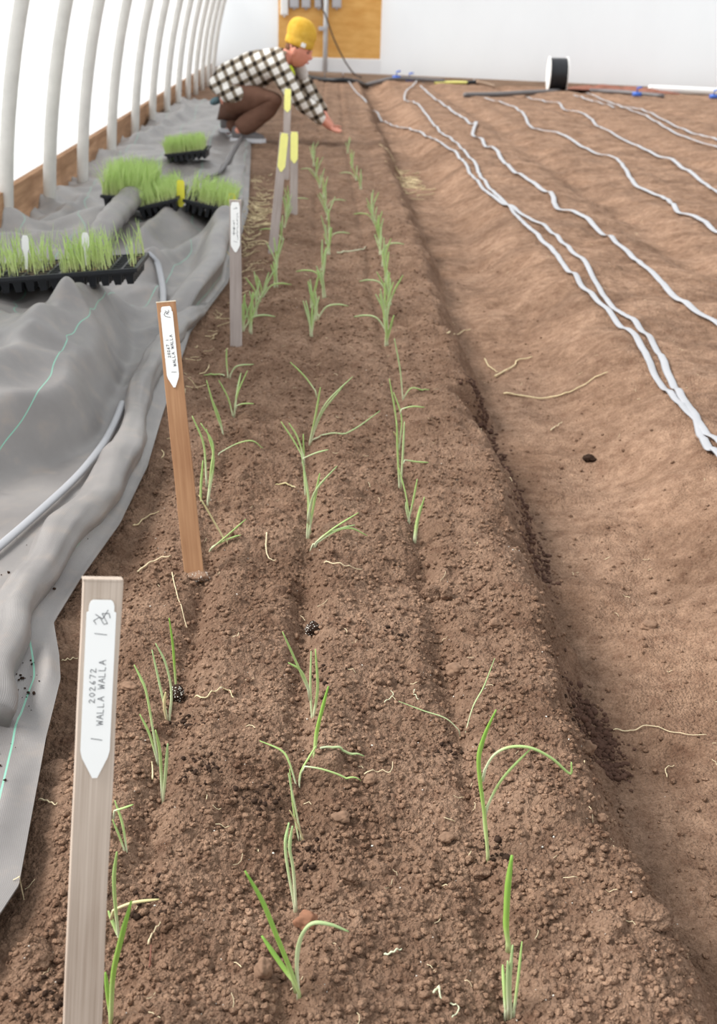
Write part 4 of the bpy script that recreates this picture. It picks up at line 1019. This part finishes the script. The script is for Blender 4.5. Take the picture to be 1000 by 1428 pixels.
for v0 in bm.verts:
    if v0 in seen: continue
    st, comp = [v0], []; seen.add(v0)
    while st:
        v = st.pop(); comp.append(v)
        for e in v.link_edges:
            o_ = e.other_vert(v)
            if o_ not in seen: seen.add(o_); st.append(o_)
    if len(comp) > len(best): best = comp
keep = set(best); bmesh.ops.delete(bm, geom=[v for v in bm.verts if v not in keep], context='VERTS')
bm.to_mesh(m2); bm.free()
body = link('body', m2, M['skin'], person, True)
GM = Matrix.Translation(-G)
def head_part(name, mat, prims, parent=None):
    b2 = bmesh.new()
    for (c, s) in prims:
        r_ = bmesh.ops.create_uvsphere(b2, u_segments=16, v_segments=10, radius=1.0)
        for v in r_['verts']: v.co = Vector((v.co.x*s[0]+c[0], v.co.y*s[1]+c[1], v.co.z*s[2]+c[2]))
    b2.transform(GM @ HM); return obj(name, b2, mat, parent or person, True)
for sgn in (-1, 1):
    head_part('eye', M['eye'], [((.082, sgn*.031, .008), (.009, .012, .007))])
    head_part('eyebrow', M['eye'], [((.091, sgn*.031, .026), (.006, .018, .004))])
head_part('mouth', M['lip'], [((.096, 0, -.064), (.008, .022, .006))])
head_part('hair', simple('brown_hair', srgb(120, 84, 62), .8, .2, .2, 60), [((-.055, 0, .0), (.048, .068, .045)), ((-.012, .068, .022), (.03, .012, .03)), ((-.012, -.068, .022), (.03, .012, .03))])
# beanie
prof = [(.088, .022), (.101, .020), (.107, .030), (.108, .062), (.104, .074), (.108, .082), (.112, .10), (.109, .128), (.096, .160), (.075, .184), (.045, .199), (.012, .204)]
V, Fc = lathe_data(prof, 40)
W_ = []
for v in V:
    k = 1+.012*math.sin(math.atan2(v.y, v.x)*40)
    q = Vector((v.x*k*1.03-.006-.25*max(0, v.z-.09)*.6, v.y*k*.84, v.z*1.08+.008))
    W_.append(GM @ HM @ q)
hat = pyobj('beanie', W_, Fc, M['knit'], person, True)
b2 = bmesh.new(); bm_box(b2, .0, .034, -.004, .004, -.014, .016, .002)
b2.transform(GM @ HM @ Matrix.Translation((.03, -.0935, .052)) @ Matrix.Rotation(math.radians(12), 4, 'Z')); o = obj('patch', b2, M['white_plastic'], hat); o['label'] = 'small white square patch'
# shirt
def cloth(name, nodes, mat, amp=.012, fr=7, lvl=2, thick=True):
    m_ = skin_mesh(name, *chain(nodes), lvl=lvl); loc(m_)
    for v in m_.vertices:
        n_ = mnoise.noise(v.co*fr)+.5*mnoise.noise(v.co*fr*2.3); v.co += v.normal*amp*n_
    return link(name, m_, mat, person, True)
shirt = cloth('shirt', [('t', None, pp(308, 134), .150), ('a', 't', pp(312, 122), .165), ('b', 'a', pp(338, 103), .185), ('c', 'b', pp(368, 90), .180), ('d', 'c', pp(395, 81), .112),
                ('rs', 'c', P_['rs'], .102), ('rm', 'rs', P_['rs'].lerp(P_['re'], .5), .088), ('re', 'rm', P_['re'], .084), ('rf', 're', P_['re'].lerp(P_['rw'], .55), .072), ('rw', 'rf', P_['re'].lerp(P_['rw'], .93), .058),
                ('ls', 'c', P_['ls'], .102), ('le', 'ls', P_['le'], .078), ('lw', 'le', P_['le'].lerp(P_['lw'], .9), .056)], M['plaid'], .016)
tl = cloth('shirt_tail', [('a', None, pp(306, 128, -.15), .085), ('b', 'a', pp(326, 133, -.20), .088), ('c', 'b', pp(344, 132, -.22), .060)], M['plaid'], .012); tl.parent = shirt
tr = cloth('trousers', [('p', None, P_['pel'], .155), ('rh', 'p', pp(330, 138, -.13), .128), ('rk', 'rh', P_['rk'], .100), ('rc', 'rk', P_['rk'].lerp(P_['ra'], .5), .092), ('ra', 'rc', P_['rk'].lerp(P_['ra'], 1.04), .085),
                   ('lh', 'p', pp(328, 142, .12), .128), ('lk', 'lh', P_['lk'], .100), ('lc', 'lk', P_['lk'].lerp(P_['la'], .5), .090), ('la', 'lc', P_['lk'].lerp(P_['la'], 1.02), .082)], M['trouser'], .014, 9)
cloth('undershirt', [('a', None, pp(299, 136, -.04), .06), ('b', 'a', pp(303, 146, -.06), .06)], M['teal'], .006)
cloth('collar', [('a', None, pp(402, 92, -.06), .034), ('b', 'a', pp(407, 102, -.10), .030), ('c', 'b', pp(408, 112, -.12), .018)], M['lime'], .004)
cloth('scarf', [('a', None, pp(412, 88, .10), .05), ('b', 'a', pp(421, 98, .13), .062), ('c', 'b', pp(424, 112, .13), .045)], M['grey_cloth'], .014, 10)
def shoe(ankle, toe, mat):
    d = (toe-ankle); d.z = 0; L = .29; d.normalize(); s = Vector((0, 0, 1)).cross(d)
    heel = ankle-d*.07; gz = fz(heel.x, heel.y) if heel.x < edge_x(heel.y) else sz(heel.x, heel.y)
    b2 = bmesh.new(); sec = [(0, .036, .10), (.05, .042, .12), (.11, .044, .105), (.18, .048, .075), (.24, .047, .058), (.285, .028, .04)]
    rings = []
    for (u, wd, hh) in sec:
        c = Vector((heel.x, heel.y, gz+.004))+d*u
        rings.append([b2.verts.new(c+s*a_*wd+Vector((0, 0, h_*hh))) for a_, h_ in ((-1, 0), (1, 0), (1.02, .45), (.62, .95), (0, 1.05), (-.62, .95), (-1.02, .45))])
    for a_, c_ in zip(rings, rings[1:]):
        for k in range(7): b2.faces.new((a_[k], a_[(k+1) % 7], c_[(k+1) % 7], c_[k]))
    b2.faces.new(rings[0][::-1]); b2.faces.new(rings[-1]); bmesh.ops.recalc_face_normals(b2, faces=b2.faces)
    b2.transform(GM); o = obj('shoe', b2, mat, person, True); ss = o.modifiers.new('sub', 'SUBSURF'); ss.levels = 2; ss.render_levels = 2
    b3 = bmesh.new(); top, bot = [], []
    outl = [(-.004, -.036), (.05, -.046), (.18, -.053), (.26, -.045), (.295, 0), (.26, .045), (.18, .053), (.05, .046), (-.004, .036)]
    for u, wd in outl:
        c = Vector((heel.x, heel.y, gz))+d*u+s*wd; bot.append(b3.verts.new(c+Vector((0, 0, -.012)))); top.append(b3.verts.new(c+Vector((0, 0, .022))))
    n_ = len(outl)
    for k in range(n_): b3.faces.new((bot[k], bot[(k+1) % n_], top[(k+1) % n_], top[k]))
    b3.faces.new(top); b3.faces.new(bot[::-1]); bmesh.ops.recalc_face_normals(b3, faces=b3.faces); b3.transform(GM); obj('sole', b3, M['shoe_white'], o)
shoe(P_['ra'], P_['rt'], M['shoe']); shoe(P_['la'], P_['lt'], M['shoe'])

# ================================================================== LOOSE THINGS ON THE SOIL
def stone(px, py, wpx, hpx, mat, name, label, cat, seed=0, yaw=0.0, sink=.22, speckle=None, group=None):
    b = on_soil(px, py+hpx*.25); s = F/((b-CAMPOS).dot(CF)); rx, rz = wpx/s/2, hpx/s/2; ry = (rx+rz)/2
    b2 = bmesh.new(); bmesh.ops.create_icosphere(b2, subdivisions=4, radius=1)
    for v in b2.verts:
        n_ = mnoise.noise(v.co*1.3+Vector((seed*3.1, 0, 0)))*.35+mnoise.noise(v.co*3.4+Vector((0, seed, 0)))*.13+mnoise.noise(v.co*9+Vector((0, seed, 0)))*.05
        c = v.co*(1+n_); v.co = Vector((c.x*rx, c.y*ry, c.z*rz))
    o = obj(name, b2, mat, None, True); o.location = b+Vector((0, 0, rz*(1-2*sink)+.002)); o.rotation_euler = (0, 0, yaw)
    tag(o, label, cat, group)
    return o
CG = 'stones and hard clods on the bed'
for i, (x, y, w_, h_, mt_, nm, lab, cat) in enumerate([
 (603, 830, 30, 26, 'clod', 'soil_clod', 'rounded brown clod at the end of the right row furrow, larger of the touching pair', 'clod'),
 (622, 829, 18, 18, 'clod', 'soil_clod', 'smaller clod touching the right of the rounded furrow clod', 'clod'),
 (635, 936, 26, 20, 'stone', 'stone', 'small oblong tan stone in the gap of the right row', 'stone'),
 (908, 1276, 60, 36, 'clod', 'soil_clod', 'largest flat clod on the bank at the lower right', 'clod'),
 (428, 1286, 34, 26, 'red_stone', 'stone', 'reddish brown stone behind the drooping leaf of the V-shaped seedling', 'stone'),
 (368, 1352, 22, 32, 'stone', 'stone', 'tan upright stone left of the V-shaped seedling', 'stone'),
 (516, 1089, 18, 14, 'stone', 'stone', 'small pale stone at the tip of the flopped pale leaf', 'stone'),
 (475, 1141, 26, 14, 'stone', 'stone', 'flat oval stone right of the slim seedling with loose roots', 'stone'),
 (622, 1170, 24, 12, 'stone', 'stone', 'flat tan stone in the middle left of the arched-leaf seedling', 'stone'),
 (820, 1044, 20, 22, 'stone', 'stone', 'pale stone with a leaf scrap right of the arched leaf tip', 'stone'),
 (487, 1223, 22, 20, 'clod', 'soil_clod', 'round clod between the middle and right rows near the front', 'clod'),
 (690, 870, 16, 12, 'stone', 'stone', 'small stone on the bed near the edge of the bank', 'stone'),
 (821, 640, 18, 10, 'dark_soil', 'soil_clod', 'dark little clod alone on the smooth path', 'clod'),
 (905, 873, 24, 12, 'stone', 'stone', 'pale flat stone on the path floor', 'stone'),
 (670, 1218, 26, 16, 'clod', 'soil_clod', 'clod at the foot of the arched-leaf seedling', 'clod'),
 (838, 1142, 16, 12, 'stone', 'stone', 'small pale stone on the slope right of the arched-leaf seedling', 'stone'),
 (180, 958, 26, 12, 'stone', 'stone', 'flat pale stone just right of the tag of the big grey stake', 'stone'),
 (60, 1340, 30, 24, 'clod', 'soil_clod', 'dark clod left of the big grey stake at the bottom left', 'clod'),
]):
    stone(x, y, w_, h_, M[mt_], nm, lab, cat, i, random.uniform(-.5, .5), group=CG)
def plug(px, py, wpx, hpx, label, seed):
    o = stone(px, py, wpx, hpx, M['stone'] if seed == 8 else M['dark_soil'], 'peat_plug', label, 'peat plug', seed, 0, .15)
    b2 = bmesh.new(); rs = random.Random(seed); vs = o.data.vertices
    for _ in range(70):
        v = vs[rs.randrange(len(vs))]
        r_ = bmesh.ops.create_icosphere(b2, subdivisions=1, radius=rs.uniform(.0006, .0013))
        for q in r_['verts']: q.co += v.co*1.0
    s = obj('perlite', b2, M['perlite'], o); s['kind'] = 'stuff'
plug(436, 880, 17, 22, 'dark peat plug speckled white, alone in the middle row furrow', 5)
plug(247, 970, 19, 22, 'dark wet peat plug at the foot of two left row seedlings', 6)
plug(276, 806, 28, 12, 'pale dry root plug at the foot of the orange brown stake', 8)

def straw(px, rad, mat, label, name='straw_stalk', cat='straw', lift=.004, n=None, group='stray straws on the soil'):
    P = [on_soil(x, y) for x, y in px]; Q = catmull(P, n or len(P)*6)
    Q = [Vector((q.x, q.y, sz(q.x, q.y)+rad+lift*(.5+.5*math.sin(i*1.1)))) for i, q in enumerate(Q)]
    for _ in range(3):
        Q = [Q[0]]+[Vector((b_.x, b_.y, max(b_.z, (a_.z+b_.z+c_.z)/3))) for a_, b_, c_ in zip(Q, Q[1:], Q[2:])]+[Q[-1]]
    return tag(tube_obj(name, Q, [rad*(1-.5*i/len(Q)) for i in range(len(Q))], mat, None, 6), label, cat, group)
straw([(702, 551), (735, 556), (775, 555), (797, 548), (822, 534), (847, 522)], .0034, M['straw'], 'long pale straw bent upward at its right end on the path')
straw([(690, 527), (708, 518), (718, 511), (722, 504), (742, 500)], .0036, M['straw'], 'forked pale straw on the path above the long bent one')
straw([(676, 502), (686, 515), (694, 521)], .0026, M['straw'], 'short straw lying left of the forked one')
straw([(624, 467), (640, 469), (656, 461)], .0028, M['straw'], 'short straw on the bank above the dark hollow')
straw([(768, 602), (776, 596), (784, 591)], .002, M['pale_straw'], 'tiny pale straw on the path below the long bent one')
straw([(240, 800), (248, 835), (261, 879)], .0011, M['pale_straw'], 'thin pale straw hanging down the soil below the brown stake')
straw([(272, 975), (285, 977), (300, 968), (318, 966), (326, 976)], .0012, M['leaf_dry'], 'pale curved leaf scrap right of the dark peat plug')
straw([(372, 745), (371, 765), (376, 780), (385, 784)], .0016, M['pale_straw'], 'pale curled straw left of the fanned seedling foot')
straw([(452, 787), (478, 791), (505, 797)], .0013, M['pale_straw'], 'thin level straw right of the flopped middle row seedling')
straw([(604, 1388), (612, 1380), (614, 1394), (632, 1404), (640, 1410), (630, 1424)], .0013, M['leaf_pale'], 'pale zigzag stem scrap at the bottom centre')
straw([(536, 1334), (548, 1331), (560, 1328)], .0014, M['leaf'], 'short green leaf scrap at the bottom centre')
straw([(207, 1320), (214, 1305), (224, 1290)], .0012, M['pale_straw'], 'short upright straw bit right of the bottom left seedling')
straw([(209, 1352), (210, 1338), (211, 1322)], .0013, M['rust'], 'tiny orange twig below the straw bit at bottom left')
straw([(213, 1090), (213, 1077), (212, 1066)], .0014, M['leaf_dry'], 'pale stem stub standing by the upright two-leaved seedling')
straw([(55, 1118), (68, 1121), (80, 1124)], .0014, M['pale_straw'], 'pale straw lying left of the big grey stake by the cloth edge')
straw([(86, 924), (97, 923), (109, 921)], .0012, M['pale_straw'], 'thin straw between the cloth flap and the white tag')
straw([(192, 800), (215, 785), (238, 778)], .002, M['pale_straw'], 'pale straw lying left of the foot of the brown stake')
straw([(186, 735), (202, 725), (222, 716)], .0018, M['straw'], 'straw lying between the cloth fold and the brown stake')
straw([(508, 1082), (525, 1080), (545, 1080)], .001, M['pale_straw'], 'hair-thin straw right of the small pale stone')
straw([(536, 982), (548, 972), (545, 966)], .0008, M['leaf_pale'], 'thread-thin curl left of the lying thin leaf')
straw([(578, 964), (577, 971), (584, 978)], .0009, M['leaf_pale'], 'tiny green hook of leaf above the lying thin leaf')
straw([(470, 354), (482, 353), (500, 350), (510, 346)], .0034, M['leaf_pale'], 'pale leaf lying between the middle and right far rows')
straw([(855, 1020), (880, 1022), (905, 1014), (940, 1024), (985, 1028)], .0012, M['pale_straw'], 'thin tangled root thread on the path at the right')
straw([(930, 1086), (928, 1074), (940, 1070)], .0010, M['pale_straw'], 'small root curl on the lower path at the right')

def litter(name, label, cat, n, gen, mat, rad, length, seed):
    rs = random.Random(seed); V, Fc = [], []
    for _ in range(n):
        x, y = gen(rs); a_ = rs.uniform(0, 3.14); L = length*rs.uniform(.4, 1.2); r_ = rad*rs.uniform(.7, 1.3)
        zz = (lambda X_, Y_: max(sz(X_, Y_), fz(X_, Y_) if X_ < edge_x(Y_) else -9))
        pts = []
        for k in (-.5, -.15, .2, .5):
            X_, Y_ = x+math.cos(a_+k*.5)*L*k, y+math.sin(a_+k*.5)*L*k; pts.append(Vector((X_, Y_, zz(X_, Y_)+r_+rs.uniform(0, .004))))
        v, f, _a = tube_data(pts, r_, 4); i0 = len(V); V += v; Fc += [tuple(i0+q for q in ff) for ff in f]
    o = pyobj(name, V, Fc, mat, None, False); return tag(o, label, cat, None, 'stuff')
def gen_bed(rs):
    y = 0.95*(7.5/0.95)**rs.random(); x = rs.uniform(-.40, .6+.18*y); return x, y
litter('straw_bits', 'scattered tiny pale straw bits and root threads over the beds', 'straw', 260, gen_bed, M['pale_straw'], .0005, .017, 4)
def gen_edge(rs):
    y = 2.3+6.2*rs.random()**.6; return float(edge_x(np.array([y]))[0])+.02+abs(rs.gauss(0, .06)), y
litter('straw_litter', 'loose dry straw along the right edge of the ground cloth', 'straw', 130, gen_edge, M['straw'], .0013, .06, 5)
ct = on_soil(568, 252)
def gen_tuft(rs): return ct.x+rs.gauss(0, .07), ct.y+rs.gauss(0, .45)
litter('straw_tuft', 'tuft of pale straw on the bank right of the far right row', 'straw', 60, gen_tuft, M['straw'], .0028, .14, 6)
ct2 = on_soil(348, 300)
def gen_t2(rs): return ct2.x+.02+abs(rs.gauss(0, .05)), ct2.y+rs.gauss(0, .7)
litter('straw_mulch', 'yellowish straw heaped between the cloth edge and the leaning stake', 'straw', 90, gen_t2, M['straw'], .0024, .10, 9)

# small specks and crumbs
def bits(name, label, cat, n, gen, mat, rlo, rhi, seed, sub=1, sink=.3, kind='stuff'):
    rs = random.Random(seed); b0 = bmesh.new(); bmesh.ops.create_icosphere(b0, subdivisions=sub, radius=1); b0.verts.ensure_lookup_table()
    base = np.array([v.co[:] for v in b0.verts]); fcs = np.array([[v.index for v in f.verts] for f in b0.faces]); b0.free()
    xy = [gen(rs) for _ in range(n)]; x = np.array([a for a, b in xy]); y = np.array([b for a, b in xy])
    z = soil_h(x, y); on = x < edge_x(y); z = np.where(on, fab_z(x, y), z)
    r_ = np.array([rlo+(rhi-rlo)*rs.random()**2.5 for _ in range(n)])
    g_ = np.random.default_rng(seed); nv = len(base)
    jit = 1+g_.normal(0, .16, (n, nv, 1)); sc = g_.uniform(.7, 1.3, (n, 1, 3)); sc[:, :, 2] *= .8
    co = base[None]*jit*sc*r_[:, None, None]+np.stack([x, y, z+r_*(1-2*sink)], -1)[:, None, :]
    fa = (fcs[None]+(np.arange(n)*nv)[:, None, None]).reshape(-1, 3)
    me = bpy.data.meshes.new(name); me.vertices.add(n*nv); me.vertices.foreach_set('co', co.astype(np.float32).ravel())
    me.loops.add(fa.size); me.loops.foreach_set('vertex_index', fa.ravel().astype(np.int32)); me.polygons.add(len(fa)); me.polygons.foreach_set('loop_start', (np.arange(len(fa))*3).astype(np.int32)); me.update(calc_edges=True)
    return tag(link(name, me, mat, None, True), label, cat, None, kind)
def gen_clod(rs):
    while True:
        y = 0.85*(8.5/0.85)**rs.random()
        if rs.random() < max(0, (y-2.2)/6.3)**.7: continue
        break
    while True:
        x = rs.uniform(-.42, .9)
        if x > edge_x(y)+.03 and (x < .44 or rs.random() < .10): return x, y
bits('soil_crumbs', 'countless loose soil crumbs over the near beds', 'soil', 24000, gen_clod, M['clod'], .0012, .0060, 31, 1)
_o = bpy.data.objects['soil_crumbs']; _a = _o.data.attributes.new('dry', 'FLOAT', 'POINT'); _a.data.foreach_set('value', [0.32]*len(_o.data.vertices))
bits('perlite_specks', 'white perlite specks scattered on the soil', 'perlite', 420, gen_clod, M['perlite'], .0006, .0016, 32, 1, .1)
def gen_dark(rs):
    c = rs.choice(((.0, 1.75), (-.21, 1.62), (-.17, 1.48), (-.08, 1.42), (-.30, 1.05), (.19, 1.55), (-.2, 1.2), (.22, 1.3), (.12, 1.9), (.42, 1.75), (-.02, 1.32)))
    while True:
        x, y = c[0]+rs.gauss(0, .016), c[1]+rs.gauss(0, .022)
        if x > edge_x(y)+.02: return x, y
bits('potting_crumbs', 'dark potting mix crumbs spilled by the seedlings', 'soil', 420, gen_dark, M['dark_soil'], .0012, .005, 33, 1)
def gen_bank(rs):  # patches of darker crumbs scattered over the path bank
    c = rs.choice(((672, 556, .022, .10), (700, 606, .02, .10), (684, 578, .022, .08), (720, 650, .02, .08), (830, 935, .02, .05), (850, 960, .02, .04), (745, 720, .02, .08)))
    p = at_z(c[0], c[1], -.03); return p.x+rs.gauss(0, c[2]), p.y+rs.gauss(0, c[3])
bits('dark_bank_soil', 'dark soil crumbling from the hollows of the path bank', 'soil', 2800, gen_bank, M['dark_bank_soil'], .002, .008, 35, 1, .45)
def gen_fab(rs):
    c = rs.choice(((.05, .33), (.03, .1), (.06, .1), (.2, .5)))
    y = rs.choice((1.62, 1.45, 1.7, 2.2, 2.05))+rs.gauss(0, .05); return float(edge_x(np.array([y]))[0])-c[0]-abs(rs.gauss(0, c[1]*.35)), y
bits('cloth_crumbs', 'soil crumbs spilled on the near corner of the cloth', 'soil', 260, gen_fab, M['dark_soil'], .0008, .0035, 34, 1, .1)
